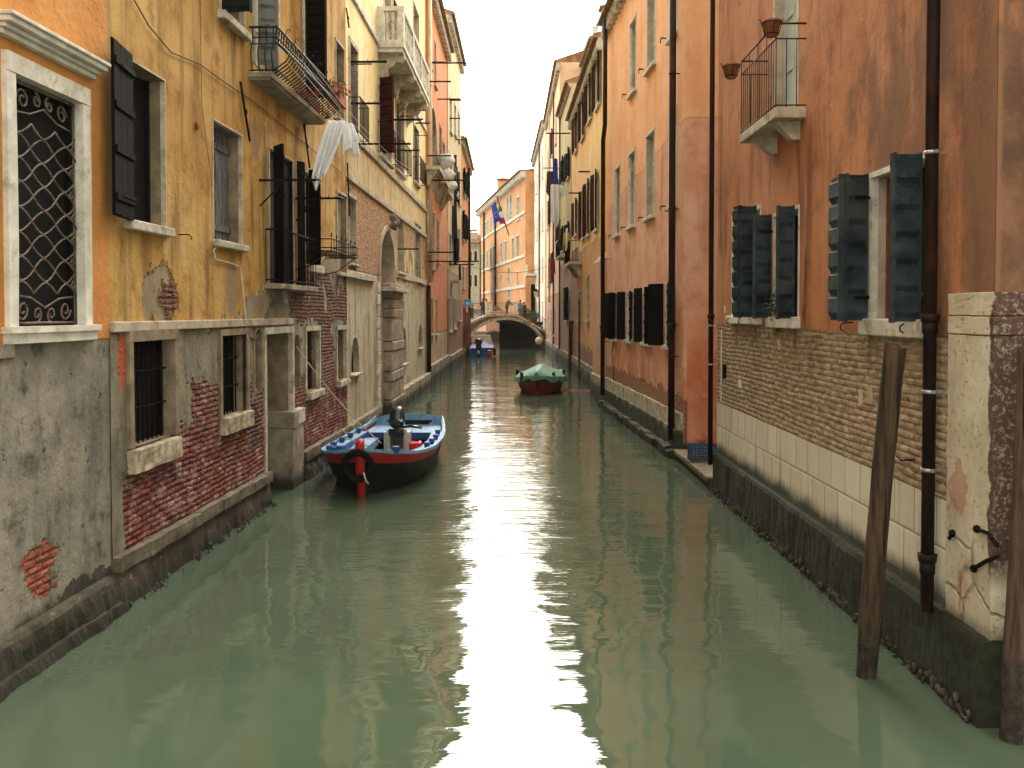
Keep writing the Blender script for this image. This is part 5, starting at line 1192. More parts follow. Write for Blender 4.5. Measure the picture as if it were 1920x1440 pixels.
b = MB(); b.hexa([(3.3, -1.5, -.8), (4.4, -1.5, -.8), (3.3, .02, -.8), (4.4, .02, -.8), (3.3, -1.4, .6), (4.4, -1.4, .6), (3.3, .02, .75), (4.4, .02, .75)])
b.build('abutment', m_plinth('mossy_abutment', (.16, .13, .1), .7, .2, 93), bt)
o = MB().blob((0, 0, 0), (.30, .30, .34), 0, 14, 9).build('mooring_buoy', simple('cream_buoy', (.66, .55, .36), .5, .1)); q = at_y(1010, 639, 83.6); o.location = q
tag(o, 'round cream buoy hanging at the right foot of the bridge arch', 'buoy')
# ---- palazzo, grey house, church
pz = Bld('orange_palazzo', 'large orange palace with white arched windows and two chimneys beyond the bridge', (-5.35, 158), (1.56, 112), 19.6, D=6)
pz.D = 6.0
U, Z = pz.U, pz.Z
mp2 = mat_flat('palace_orange_plaster', (.62, .28, .12), (.46, .19, .08), (.70, .38, .19), None, None, .3, 95, .6)
SWN = M['stonew']; PK = dict(fw=.16, fm=SWN, proud=.06, d=.25)
for a, c_, yt, yb in ((950, 954.5, 368, 418), (956, 960.5, 364, 415)): pz.win(a, c_, yt, yb, 'own', arch='round', sill=.2, pm=M['panel'], **PK)
for a, c_, yt, yb in ((969, 974, 370, 411), (939, 943, 389, 420), (925, 928, 402, 432), (919.5, 922, 407, 437), (914, 916, 412, 440), (909.5, 911.5, 416, 445), (905, 907, 420, 450),
                      (968.5, 973, 443, 484), (960, 964, 447, 486), (947, 950.5, 453, 490), (938.5, 942, 457, 492), (925, 928.5, 462, 497), (919, 921.5, 466, 500), (913, 915.5, 470, 503), (908, 910, 474, 506), (903.5, 905.5, 477, 508),
                      (969, 972, 510, 532), (938.5, 941, 515, 536), (925, 927.5, 519, 539)):
    pz.win(a, c_, yt, yb, 'glass' if yt > 440 else 'own', sill=.2, pm=M['paneld'], **PK)
pz.win(952, 957.5, 500, 535, 'own', arch='pointed', sill=0, pm=M['paneld'], **PK); pz.win(952.5, 957.5, 543, 566, 'own', sill=0, pm=M['panel'], name='door', **PK)
pz.wall((mp2, SWN)); rr = pz.roof(.7, 1.1, SWN, ct=.35, dsz=(.35, .4), slope=.12)
def hz(px, py): return pz.UZ(px, py)
pz.chimney(rr, U(928), 1.2, 1.5, 2.4, mp2); pz.chimney(rr, U(917), 1.2, 1.4, .9, mp2)
for pa, pb in (((980, 405), (930, 428)), ((980, 478), (920, 505)), ((980, 534), (930, 548))): course(pz, pa, pb, .12, .35, SWN)
for px in (931, 909.5): pz.pipe(px, 380, 560, .14, M['pipe'], z=(19, 3))
'''pzs = Bld('palace_side_wing', 'short plain orange side wing turning the right corner of the big palace', (1.60, 112.1), (2.62, 114.2), 19.55, D=9)
pzs.wall((mp2, SWN)); pzs.roof(.8, 1.1, SWN, ct=.5, dsz=(.4, .5))'''
gh = Bld('grey_green_house', 'grey-green house with white-edged shuttered windows, far left beyond the bridge', (-11, 136), (-4.6, 136), 12.9, D=8)
mg = mat_flat('grey_green_plaster', (.46, .44, .30), (.34, .32, .22), (.56, .53, .39), None, None, .4, 97)
for a, c_ in ((880.5, 884.5), (889.5, 894.5)):
    for yt, yb in ((471, 491), (516, 537)): gh.win(a, c_, yt, yb, 'own', .2, .12, SWN, .15, pm=M['shbrown'])
gh.wall((mg, SWN)); rr = gh.roof(.6, .6, SWN); gh.chimney(rr, 5.6, 1.5, 1, 1.6, mg)
far = Bld('far_row_house', 'pale pink house seen through the bridge arch low over the water', (-9, 128), (-3.0, 110), 3.4, D=2)
far.wall((mat_flat('pale_pink_plaster', (.64, .34, .22), (.5, .25, .16), (.7, .42, .3), None, None, 1.0, 98), SWN)); far.roof(.4, 0)
# church dome and lantern far off
ch = thing('church_dome', 'faint pale church dome with lantern and cross above the roofs at the right', 'church', (0, 0, 0))
q = at_y(1116, 75, 260); cx, cy = q.x, 260
mc = simple('lead_dome', (.56, .56, .54), .7, .15, .4)
b = MB(); zt = at_y(1116, 66, 260).z; R = 3.4
prof = [(zt-30, R*.95), (zt-6, R*.95), (zt-5.5, R*1.08), (zt-5, R)]+[(zt-5+5*math.sin(a*PI/20), R*math.cos(a*PI/20)+.5*math.sin(a*PI/20)) for a in range(1, 11)]
b.tube([(cx, cy, z) for z, r_ in prof], [r_ for z, r_ in prof], 24); b.build('dome', mc, ch)
b = MB(); prof = [(0, .9), (.3, .9), (.4, .6), (1.9, .6), (2.0, .95), (2.2, .9), (2.9, .5), (3.6, .25), (4.2, .2)]
b.tube([(cx, cy, zt+z) for z, r_ in prof], [r_ for z, r_ in prof], 12)
for i in range(8): a = i*PI/4; b.tube([(cx+.85*math.cos(a), cy+.85*math.sin(a), zt+.3), (cx+.85*math.cos(a), cy+.85*math.sin(a), zt+2.1)], .1, 5)
b.blob((cx, cy, zt+4.4), (.3, .3, .3)); b.tube([(cx, cy, zt+4.4), (cx, cy, zt+6.6)], .09, 5); b.tube([(cx-.5, cy, zt+5.8), (cx+.5, cy, zt+5.8)], .09, 5)
b.build('lantern', mc, ch)
# ---- water
def water():
    t = T('murky_green_canal_water')
    # long ripples lie across the canal; stronger in the mid distance
    y = t.oy; x = t.ox
    v1 = t.vadd(t.scl(.55, 2.6, 1), t.vadd(t.noise(.5, 2, .5, col=True), (.9, .9, 0), 'MULTIPLY'))
    rip = t.noise(1.5, 3, .5, v=v1)
    v2 = t.vadd(t.scl(1.3, 6.5, 1, (4, 1, 0)), t.vadd(t.noise(.8, 2, .5, col=True), (1.4, 1.4, 0), 'MULTIPLY'))
    fine = t.noise(2.0, 3, .55, v=v2)
    v3 = t.xyz(x*.9+y*.55, y*2.1-x*.35, 3.0)
    rip = rip*.6 + t.noise(1.5, 3, .5, v=t.vadd(v3, t.vadd(t.noise(.4, 2, .5, col=True), (1.2, 1.2, 0), 'MULTIPLY')))*.5
    swell = t.noise(.55, 3, .5, v=t.scl(.8, 1.0, 1, (1, 3, 0)))
    yn = y + (t.noise(.35, 4, .6)-.5)*9
    amp = t.ss(yn, 6.5, 17)*t.ss(t.noise(.16, 2, .5)+t.ss(x.abs(), 3.5, 0)*.25, .38, .62)
    px_ = t.ss(yn, 8, 15)*t.ss((x+.9).abs(), 2.6, .3)*t.ss(y, 26, 18)
    h = swell*.045 + rip*(.0058 + amp*.010 + px_*.012) + fine*(.0005 + amp*.0030 + px_*.006)
    n = t.noise(.35, 4, .6); c = t.mix(t.ss(n, .35, .65), (.056, .081, .050), (.071, .098, .062))
    m = t.end(c, .018, h, 1.0, 1.0, spec=.5); t.b.inputs['IOR'].default_value = 1.44
    return m
b = MB(); ys = [-12, 0, 6, 10, 15, 25, 45, 90, 180, 600]
for i in range(len(ys)-1): b.face([(-400, ys[i], 0), (400, ys[i], 0), (400, ys[i+1], 0), (-400, ys[i+1], 0)])
o = b.build('canal_water', water()); o['kind'] = 'structure'
# ================================================================== BOATS
def interp(tab, s):
    for (a, va), (b_, vb) in zip(tab, tab[1:]):
        if s <= b_:
            q = (s-a)/(b_-a) if b_ > a else 0; q = q*q*(3-2*q) if False else q
            return va+(vb-va)*q
    return tab[-1][1]
def paint(name, col, rough=.5, dirt=None, spec=.25, **k):
    t = T(name); n = t.noise(4, 6, .65); c = t.mix(t.ss(n, .35, .68), tuple(q*.78 for q in col), tuple(min(1, q*1.15) for q in col))
    d = dirt or tuple(q*.4+.03 for q in col)
    c = t.mix(t.ss(t.noise(5, 7, .75, v=t.scl(1, .35, 1)), .54, .64)*.75, c, d)
    c = t.mix(t.ss(t.noise(26, 5, .75, v=t.scl(1, .5, 1)), .62, .66)*.85, c, tuple(q*.35+.10 for q in col))
    c = t.mix(t.ss(t.noise(3, 6, .7, v=t.scl(1.6, 1.6, .25, (4, 1, 0))), .56, .68)*.45, c, (.07, .06, .045))
    return t.end(c, rough, t.noise(30, 4, .7), .35, .008, spec=spec)
B = dict(blue=paint('light_blue_boat_paint', (.17, .32, .48), dirt=(.30, .40, .46)), navy=paint('strong_blue_boat_paint', (.020, .075, .26)), red=paint('red_boat_paint', (.36, .018, .012), dirt=(.20, .015, .012)), black=paint('black_hull_paint', (.009, .010, .009), rough=.55, dirt=(.028, .024, .020), spec=.15),
         white=paint('off_white_boat_paint', (.55, .56, .52), dirt=(.36, .35, .30)), wood=paint('brown_varnished_board', (.16, .065, .03), dirt=(.30, .20, .12)), grey=paint('grey_boat_floor', (.30, .32, .30), dirt=(.16, .15, .12)))
def hull(par, tab_b, tab_z, tab_w, Ln, bands, mats, N=40, keel=-.3, inner=.05, floor=.12, rake=.35, mats_in=None):
    """x across, y from bow (0) to stern (Ln); returns station function"""
    def st(s):
        return interp(tab_b, s), interp(tab_z, s), interp(tab_w, s)
    P = []; cols = [0]+list(bands)+[1.0]
    for i in range(N+1):
        s = i/N; bg, zs, wl = st(s); yb = s*Ln; row = []
        for side in (-1, 1):
            seq = []
            for k, q in enumerate([0, .15, .27, .38, .55, .78, 1.0]):      # gunwale -> waterline
                z = zs*(1-q); wd = wl+(bg-wl)*(1-q)**.8 if q < 1 else wl
                yy = yb+rake*(q)*max(0, 1-s*6)
                seq.append((side*wd, yy, z))
            seq.append((side*wl*.6, yb+rake*max(0, 1-s*6), keel*.6))
            row += seq if side < 0 else seq[::-1]
        P.append(row)
    b = MB()
    def mi(i, j):
        k = j if j < 8 else 14-j
        return 0 if k <= 1 else (1 if k <= 6 else 1)
    b.grid(P, mi); 
    b.face(P[-1], 1)
    return st, b
# ---- the blue open boat
BL = 6.6
bo = thing('blue_work_boat', 'open boat with blue decks, red strake and black hull, moored at the ochre house', 'boat', (-2.60, 16.40, 0), -.02)
tb_ = [(0, .03), (.03, .34), (.07, .58), (.13, .80), (.22, .96), (.35, 1.04), (.55, 1.05), (.72, 1.0), (.88, .90), (1, .80)]
tw_ = [(0, .015), (.03, .09), (.07, .22), (.13, .42), (.22, .66), (.35, .84), (.55, .90), (.72, .86), (.88, .74), (1, .62)]
tz_ = [(0, .84), (.06, .74), (.15, .66), (.35, .58), (.6, .54), (.85, .56), (1, .62)]
st, hb = hull(bo, tb_, tz_, tw_, BL, (), None)
hb.build('hull', [B['red'], B['black']], bo, solid=0)
def loft_strip(f0, f1, s0, s1, n=30, m=0, b=None):
    b = b or MB(); b.grid([[f0(s0+(s1-s0)*i/n), f1(s0+(s1-s0)*i/n)] for i in range(n+1)], m, False); return b
dk = lambda s: st(s)[1]-.02
inn = lambda s: max(.02, st(s)[0]-.27)
# gunwale cap
b = MB()
for sg in (-1, 1):
    rows = []
    for i in range(61):
        s = i/60; bg, zs, _ = st(s); rows.append([(sg*(bg+.035), s*BL, zs-.02), (sg*(bg+.035), s*BL, zs+.035), (sg*max(0, bg-.035), s*BL, zs+.035), (sg*max(0, bg-.035), s*BL, zs-.02)])
    b.grid(rows, 0, False, True)
b.build('gunwale', B['blue'], bo)
c0, c1 = .10, .76
b = MB()
for sg in (-1, 1):
    loft_strip(lambda s: (sg*(st(s)[0]-.03), s*BL, dk(s)), lambda s: (sg*inn(s), s*BL, dk(s)), c0, c1, b=b)
b.grid([[(x*st(s)[0]*.97, s*BL, dk(s)+.03*(1-x*x)) for x in (-1, -.5, 0, .5, 1)] for s in [c0*i/8 for i in range(9)]], 0, False)
b.grid([[(x*st(s)[0]*.97, s*BL, dk(s)-.10) for x in (-1, -.5, 0, .5, 1)] for s in [c1+(1-c1)*i/6 for i in range(7)]], 0, False)
b.build('deck', B['blue'], bo, solid=.02)
b = MB()
for sg in (-1, 1):
    loft_strip(lambda s: (sg*inn(s), s*BL, dk(s)+.015), lambda s: (sg*inn(s)*.98, s*BL, dk(s)-.12), c0, c1, b=b)
b.grid([[(x*inn(c0), c0*BL, dk(c0)+.02) for x in (-1, 0, 1)], [(x*inn(c0), c0*BL, dk(c0)-.12) for x in (-1, 0, 1)]], 0, False)
b.box(-.98, .98, c1*BL-.03, c1*BL, dk(c1)-.16, dk(c1)-.02); b.build('coaming', B['navy'], bo, solid=.025)
b = MB()
loft_strip(lambda s: (-(st(s)[2]+.06), s*BL, dk(s)-.1), lambda s: (-(st(s)[2]*.62), s*BL, .10), .06, .94, b=b)
loft_strip(lambda s: ((st(s)[2]+.06), s*BL, dk(s)-.1), lambda s: ((st(s)[2]*.62), s*BL, .10), .06, .94, b=b)
b.grid([[(x*st(s)[2]*.62, s*BL, .10) for x in (-1, 0, 1)] for s in [.06+.88*i/12 for i in range(13)]], 1, False)
for i in range(14):
    s = .12+.6*i/13
    for sg in (-1, 1): b.tube([(sg*(st(s)[2]+.02), s*BL, dk(s)-.12), (sg*st(s)[2]*.60, s*BL, .13)], .022, 4, 1)
b.build('inner_planking', [B['black'], B['grey']], bo)
# transom coaming, stern lockers
b = MB(); b.grid([[(x*.80, BL-.02+.05*(1-x*x), .5), (x*.82, BL+.05*(1-x*x), .64+.13*(1-x**4))] for x in [-1+.2*i for i in range(11)]], 0, False)
for sg in (-1, 1): b.grid([[(sg*st(s)[0], s*BL, dk(s)), (sg*st(s)[0], s*BL, dk(s)+.12*(s-.80)/.2)] for s in (.80, .85, .9, .95, 1)], 0, False)
b.build('stern_coaming', B['blue'], bo, solid=.03)
b = MB()                                # port side bench with slatted face
b.box(-.78, -.46, 1.25, 4.7, .40, .44); b.box(-.47, -.44, 1.25, 4.7, .28, .44); b.build('side_bench', B['blue'], bo, bevel=.006)
b = MB(); b.box(-.62, -.58, 1.1, 4.9, .16, .27); b.box(-.80, .80, 3.15, 3.35, .30, .34); b.build('thwart', B['navy'], bo)
def thole(x, y, z, a=0):
    Mx = Matrix.Translation((x, y, z)) @ Matrix.Rotation(a, 4, 'Z'); b = MB()
    P = [(-.04, -.06, 0), (.04, -.06, 0), (-.04, .06, 0), (.04, .06, 0), (-.06, -.07, .11), (.06, -.07, .11), (-.06, .07, .11), (.06, .07, .11)]
    b.hexa([tuple(Mx @ Vector(p)) for p in P]); b.build('thole_block', B['navy'], bo, bevel=.008)
for s in (.10, .20, .33, .47, .60, .72): thole(-(st(s)[0]-.12), s*BL, dk(s)+.01)
for s in (.33, .44, .56, .68): thole(st(s)[0]-.12, s*BL, dk(s)+.01)
thole(.55, .42, .74, .5); thole(-.40, .35, .76, -.5)
b = MB(); b.tube([(0, .02, 1.0), (0, -.05, .93), (0, -.03, .6), (0, .08, .1), (0, .2, -.3)], [.075, .085, .08, .07, .05], 8); b.build('stem_post', B['red'], bo)
# box amidships that carries the motor
b = MB(); my = 4.55
b.box(-.30, .26, my, my+.45, .10, .58, 0); b.box(-.15, .13, my-.025, my-.001, .22, .58, 1); b.box(-.22, -.16, my-.04, my-.002, .10, .62, 0); b.box(.14, .20, my-.04, my-.002, .10, .62, 0); b.box(-.24, .22, my-.03, my+.06, .60, .64, 0)
b.build('motor_well', [B['white'], B['wood']], bo, bevel=.006, label=None) if False else b.build('motor_well', [B['white'], B['wood']], bo, bevel=.006)
def motor(par, x, y, z, s=1.0, name='outboard_motor', lab=None, tilt=0):
    b = MB(); mk_ = [simple('black_cowl_'+name, (.012, .014, .020), .22, .2, 4, .05, spec=.6), simple('white_decal_'+name, (.6, .6, .6), .5, .1)]
    prof = [(-.02, .10, .13), (.03, .15, .19), (.12, .16, .22), (.24, .155, .215), (.33, .14, .19), (.39, .11, .14), (.41, .05, .06)]
    rows = []
    for h, rx, ry in prof:
        row = []
        for k in range(20):
            a = 2*PI*k/20; cx = math.copysign(abs(math.cos(a))**.55, math.cos(a)); cy = math.copysign(abs(math.sin(a))**.55, math.sin(a))
            row.append((x+rx*cx*s, y+ry*cy*s+(h*.10*s), z+(h+.03)*s))
        rows.append(row)
    b.grid(rows, 0, True, True); b.face(rows[-1], 0)
    b.box(x-.06*s, x+.06*s, y-.10*s, y+.08*s, z-.55*s, z+.02*s); b.box(x-.16*s, x+.16*s, y-.14*s, y+.02*s, z-.14*s, z-.02*s)
    b.tube([(x+.10*s, y-.12*s, z+.02*s), (x+.30*s, y-.30*s, z+.07*s), (x+.55*s, y-.42*s, z+.06*s)], [.02*s, .025*s, .03*s], 8)
    b.tube([(x-.10*s, y-.16*s, z-.05*s), (x+.16*s, y-.18*s, z-.06*s)], .025*s, 6)
    b.box(x+.05*s, x+.14*s, y-.2*s, y-.185*s, z+.15*s, z+.20*s, 1)
    o = b.build(name, mk_, par); return o
motor(bo, 0, my-.02, .68, 1.05)
b = MB(); b.tube([(.05, my-.1, .55), (.04, my-.08, .35), (.02, my-.12, .2), (.1, my-.35, .12)], .012, 5); b.build('fuel_hose', M['iron'], bo)
# red fuel tank standing in the boat
b = MB(); b.box(-.13, .13, -.19, .19, 0, .26); o = b.build('fuel_tank', simple('red_fuel_tank_plastic', (.60, .012, .010), .35, .1, 4, .05), bevel=.045, seg=3)
o.location = (-2.60+.50, 16.45+4.45, .125); tag(o, 'bright red fuel tank standing on the floor of the blue open boat', 'fuel tank')
b = MB(); b.tube([(-.05, -.04, .265), (-.05, -.04, .30), (.05, -.04, .30), (.05, -.04, .265)], .013, 6); b.tube([(0, .08, .26), (0, .08, .29)], .04, 10); hh = b.build('handle', M['iron'], o)
b = MB(); b.blob((0, 0, 0), (.13, .13, .17), 0, 12, 8); o = b.build('fender', B['navy'], None); o.location = (-2.66-.48, 20.9, .28); tag(o, 'dark blue ball fender lying inside the blue open boat left of the motor box', 'fender')
# ropes across the port bench, tyre hung over the stem
for yy in (2.0, 3.3):
    b = MB(); b.tube([(-1.06, yy-.2, .60), (-.78, yy-.1, .60), (-.62, yy, .50), (-.44, yy+.05, .46), (-.42, yy+.08, .2)], .014, 6)
    b.build('lashing_rope', M['rope'], bo)
def torus(R, r, n=28, k=10, m=0):
    b = MB(); rows = []
    for i in range(n):
        a = 2*PI*i/n; rr = r*(1+(.06 if i % 2 else 0)); rows.append([((R+rr*math.cos(q*2*PI/k))*math.cos(a), rr*math.sin(q*2*PI/k)*.9, (R+rr*math.cos(q*2*PI/k))*math.sin(a)) for q in range(k)])
    rows.append(rows[0]); b.grid(rows, m, True, True); return b
o = torus(.225, .062).build('tyre', simple('tyre_rubber', (.007, .0075, .0075), .85, .3, 20, .4, spec=.08)); o.location = (-2.62, 16.22, .60); o.rotation_euler = (-.10, .1, .06)
tag(o, 'old black tyre hung as a bumper over the red stem of the blue boat', 'tyre')
b = MB(); b.tube([(.12, -.05, -.10), (.16, -.09, -.2), (.22, -.06, -.28), (.14, .0, -.22)], .012, 6); b.build('rope', M['line'], o)
# mooring line from the ochre house
def sagline(name, label, cat, P0, P1, sag, r, mat, n=24, group=None):
    P0, P1 = Vector(P0), Vector(P1); b = MB()
    b.tube([P0.lerp(P1, i/n)-Vector((0, 0, sag*4*(i/n)*(1-i/n))) for i in range(n+1)], r, 5)
    return tag(b.build(name, mat), label, cat, group)
q0 = at_y(547, 650, 17.9); sagline('mooring_rope', 'pale mooring rope running from the wall niche down to the blue boat', 'rope', (-4.02, 17.9, q0.z), (-2.50, 18.3, .70), .12, .013, M['rope'])
sagline('mooring_rope', 'short slack mooring rope from the mossy ledge to the stern of the blue boat', 'rope', (-3.86, 21.4, .62), (-3.5, 21.5, .58), .1, .013, M['rope'])
# ---- red boat under a green cover
BL2 = 6.0
b2o = thing('covered_red_boat', 'dark red rowing boat under a green tarpaulin, moored by the yellow house', 'boat', (.95, 36.9, 0), -.09)
t2b = [(0, .03), (.05, .40), (.12, .68), (.25, .92), (.5, 1.02), (.8, .9), (1, .7)]; t2w = [(0, .02), (.05, .16), (.12, .38), (.25, .66), (.5, .78), (.8, .66), (1, .5)]; t2z = [(0, .72), (.15, .60), (.5, .52), (1, .6)]
st2, hb = hull(b2o, t2b, t2z, t2w, BL2, (), None, rake=.3); hb.build('hull', [paint('green_gunwale_paint', (.02, .09, .07)), paint('dark_red_hull_paint', (.24, .030, .022), rough=.55)], b2o)
def tarp(name, st_, L, peak, over_, m, par, drop=.16, N=26, K=13, ridge=None):
    rows = []
    for i in range(N+1):
        s = -.01+1.02*i/N; bg, zs, _ = st_(min(1, max(0, s))); row = []
        pk = peak*math.sin(PI*min(1, max(0, (s*.86+.12))))**1.1
        for k in range(K+1):
            x = -1-.14+(2.28)*k/K; ax = abs(x)
            if ax <= 1: X = x*(bg+over_); z = zs+.05+pk*(1-ax)**1.0
            else: X = math.copysign(bg+over_+.03, x); z = zs+.04-drop*(1+.5*math.sin(i*1.9+x*3))*(ax-1)/.14
            n_ = noise.noise(Vector((X*2.2, s*L*1.3, z)))*.035; row.append((X+n_*.5, s*L-(.14 if i == 0 else 0), z+n_*(1 if ax < .97 else .3)))
        rows.append(row)
    b = MB(); b.grid(rows, 0, False); b.face(rows[0]); return b.build(name, m, par, solid=.012)
mt = simple('green_tarpaulin', (.115, .26, .185), .65, .18, 3, .5)
tarp('tarpaulin', st2, BL2, .52, .06, mt, b2o)
for x, y in ((-.62, .55), (.62, .75), (-.95, 2.4), (.95, 2.6)):
    b = MB(); b.box(x-.06, x+.06, y-.08, y+.08, .5, .86); b.build('thole_block', B['black'], b2o, bevel=.01)
b = MB(); b.tube([(1.0, 1.2, .62), (1.3, 2.2, .75), (2.0, 3.4, 1.0)], .015, 5); b.build('tether', M['wire'], b2o)
# ---- small blue motor boat near the bridge
p3 = ground(897, 667); BL3 = 5.2
b3o = thing('far_blue_motorboat', 'small bright blue motorboat with purple tarpaulin and cream cabin cover near the bridge', 'boat', (-2.42, 70.0, 0), PI-.03)
t3b = [(0, .03), (.08, .45), (.25, .85), (.5, 1.02), (.8, 1.04), (1, .95)]; t3w = [(0, .02), (.08, .2), (.25, .5), (.5, .75), (.8, .82), (1, .8)]; t3z = [(0, .85), (.3, .7), (.6, .6), (1, .58)]
st3, hb = hull(b3o, t3b, t3z, t3w, BL3, (), None)
for i, v in enumerate(hb.v): hb.v[i] = (v[0], v[1]-BL3, v[2])
hb.build('hull', [B['navy'], paint('mid_blue_hull', (.02, .13, .42))], b3o)
b = MB(); rows = []
for i in range(15):
    s = .05+.92*i/14; bg, zs, _ = st3(s); rows.append([(x*(bg-.05), s*BL3-BL3, zs+.03+(.42*math.sin(PI*min(1, s*1.1)))*(1-abs(x))+noise.noise(Vector((x, s*4, 1)))*.05) for x in [-1+.25*k for k in range(9)]])
b.grid(rows, 0, False); b.build('tarpaulin', simple('purple_blue_tarpaulin', (.12, .12, .32), .7, .2, 3, .5), b3o, solid=.012)
b = MB(); b.hexa([(-.75, -4.6, .75), (.75, -4.6, .75), (-.85, -3.4, .75), (.85, -3.4, .75), (-.5, -4.4, 1.45), (.5, -4.4, 1.45), (-.66, -3.5, 1.5), (.66, -3.5, 1.5)]); b.build('cabin_cover', simple('cream_canvas', (.72, .62, .42), .8, .1, 3), b3o, bevel=.06, seg=2)
b = MB(); b.box(-.2, .2, .02, .28, .55, 1.05); b.box(-.1, .1, .04, .2, -.2, .6); b.blob((0, .12, 1.1), (.3, .32, .22), 0, 10, 6); b.tube([(.1, 0, .9), (.5, -.5, 1.0)], .04, 6); b.box(-.06, .06, .285, .30, .2, .45, 1); b.build('outboard_motor', [simple('black_motor_far', (.012, .012, .014), .4), M['white']], b3o, bevel=.03)
o = MB().box(-.16, .16, -.1, .1, 0, .42).build('fender', simple('red_bucket_fender', (.50, .05, .03), .5, .1), bevel=.05, seg=2); o.location = (-1.62, 69.6, .05); tag(o, 'small red fender hanging at the stern of the far blue motorboat', 'fender')
o = MB().box(-.1, .1, -.1, .1, 0, .55).build('fender', M['iron'], bevel=.05, seg=2); o.location = (-1.27, 70.0, .05); tag(o, 'black fender at the right side of the far blue motorboat', 'fender')

# ================================================================== POSTS, CRATE, SMALL THINGS
def woodm(name, base, dark, light, wet=1.0):
    t = T(name); g = t.noise(9, 6, .65, v=t.scl(1.6, 1.6, .16)); g2 = t.noise(2, 5, .6, v=t.scl(1, 1, .4))
    c = t.mix(t.ss(g, .38, .62), dark, base); c = t.mix(t.ss(g2, .52, .7)*.6, c, light)
    cr = t.ss(t.noise(7, 3, .5, v=t.scl(2.4, 2.4, .10, (3, 0, 0))), .60, .64); c = t.mix(cr*.9, c, (.02, .012, .008))
    w_ = t.below(wet, .12, 4, .1); c = t.mix(w_*.85, c, t.mix(t.ss(t.noise(10, 4, .7), .4, .6), (.018, .013, .009), (.05, .045, .03)))
    return t.end(c, .85, g - cr*1.6 + t.noise(20, 4, .6)*.2, 1.0, .05)
def pole(name, label, base, top, r, mat, seed=0, group=None, cut=.5, h0=-.8):
    """a weathered timber post, base and top in world space"""
    B0, T0 = Vector(base), Vector(top); d = (T0-B0); o = thing if False else None
    b = MB(); rows = []; n = 26; k = 18; Ln = d.length; ex = d.normalized().orthogonal().normalized(); ey = d.normalized().cross(ex)
    Bs = B0 - d*(abs(h0)/Ln); D = T0-Bs
    for i in range(n+1):
        q = i/n; c = Bs+D*q; row = []
        bend = .035*math.sin(q*PI*1.3+seed)
        for j in range(k):
            a = 2*PI*j/k; rr = r*(1.0-.10*q)*(1+.09*noise.noise(Vector((math.cos(a)*1.5, math.sin(a)*1.5, q*3+seed)))+.05*noise.noise(Vector((math.cos(a)*4, math.sin(a)*4, q*9+seed))))
            if q*D.length < .8+.30: rr *= .80+.25*abs(noise.noise(Vector((math.cos(a)*3, math.sin(a)*3, q*25+seed))))
            p = c+(ex*math.cos(a)+ey*math.sin(a))*rr+ex*bend
            if i == n: p += d.normalized()*(-.10*cut*(math.cos(a+seed)*.5+.5)-.03*noise.noise(Vector((a*2, seed, 1))))
            row.append(p-B0)
        rows.append(row)
    b.grid(rows, 0, True, True); top_c = sum((Vector(p) for p in rows[-1]), Vector())/k
    for j in range(k): b.face([rows[-1][j], rows[-1][(j+1) % k], top_c])
    ob = b.build(name, mat); ob.location = B0; return tag(ob, label, 'mooring pole', group)
mw1 = woodm('brown_weathered_post', (.085, .050, .027), (.028, .017, .011), (.17, .11, .065), .42)
pb = ground(1622, 1268); pt = at_y(1681, 640, pb.y-.1)
pole('mooring_post', 'leaning brown timber mooring post standing in the water before the brick wall', (pb.x, pb.y, 0), pt, .098, mw1, 2, 'mooring posts')
pole('mooring_post', 'thick dark timber post at the right edge, against the pilaster corner', (3.76, 7.12, 0), (3.86, 7.12, 3.02), .105, woodm('grey_brown_post', (.13, .075, .05), (.05, .03, .022), (.19, .13, .09), .62), 5, 'mooring posts', 1)
mw2 = woodm('pale_brown_stake', (.30, .17, .10), (.12, .06, .04), (.38, .24, .15), .5)
for i, (xa, ya, xb_, yb_, Y) in enumerate(((866, 662, 863, 582, 66.5), (872, 660, 867, 570, 67.5), (879, 656, 870, 575, 69), (884, 652, 876, 585, 72))):
    a = at_y(xa, 586+5760/Y, Y); c_ = at_y(xb_, yb_, Y); pole('mooring_stake', ['leftmost of the four wooden stakes by the far left wall', 'second from left of the four wooden stakes, the tallest', 'third from left of the four wooden stakes, leaning left', 'rightmost of the four wooden stakes, leaning left towards the wall'][i], (a.x, Y, 0), c_, .16, mw2, i*3, 'wooden stakes by the far left wall')
for i, (px, yt, Y, r) in enumerate(((1089, 560, 46, .05), (1073, 600, 52, .12))):
    a = ground(px, 586+5760/Y); c_ = at_y(px+2, yt, Y); pole('mooring_stake', ['thin dark stake standing behind the green covered boat', 'thick old stake before the brick wall behind the covered boat'][i], (a.x-.1, Y, 0), (c_.x-.1, c_.y, c_.z), r, mw1, i+7, 'stakes behind the covered boat')
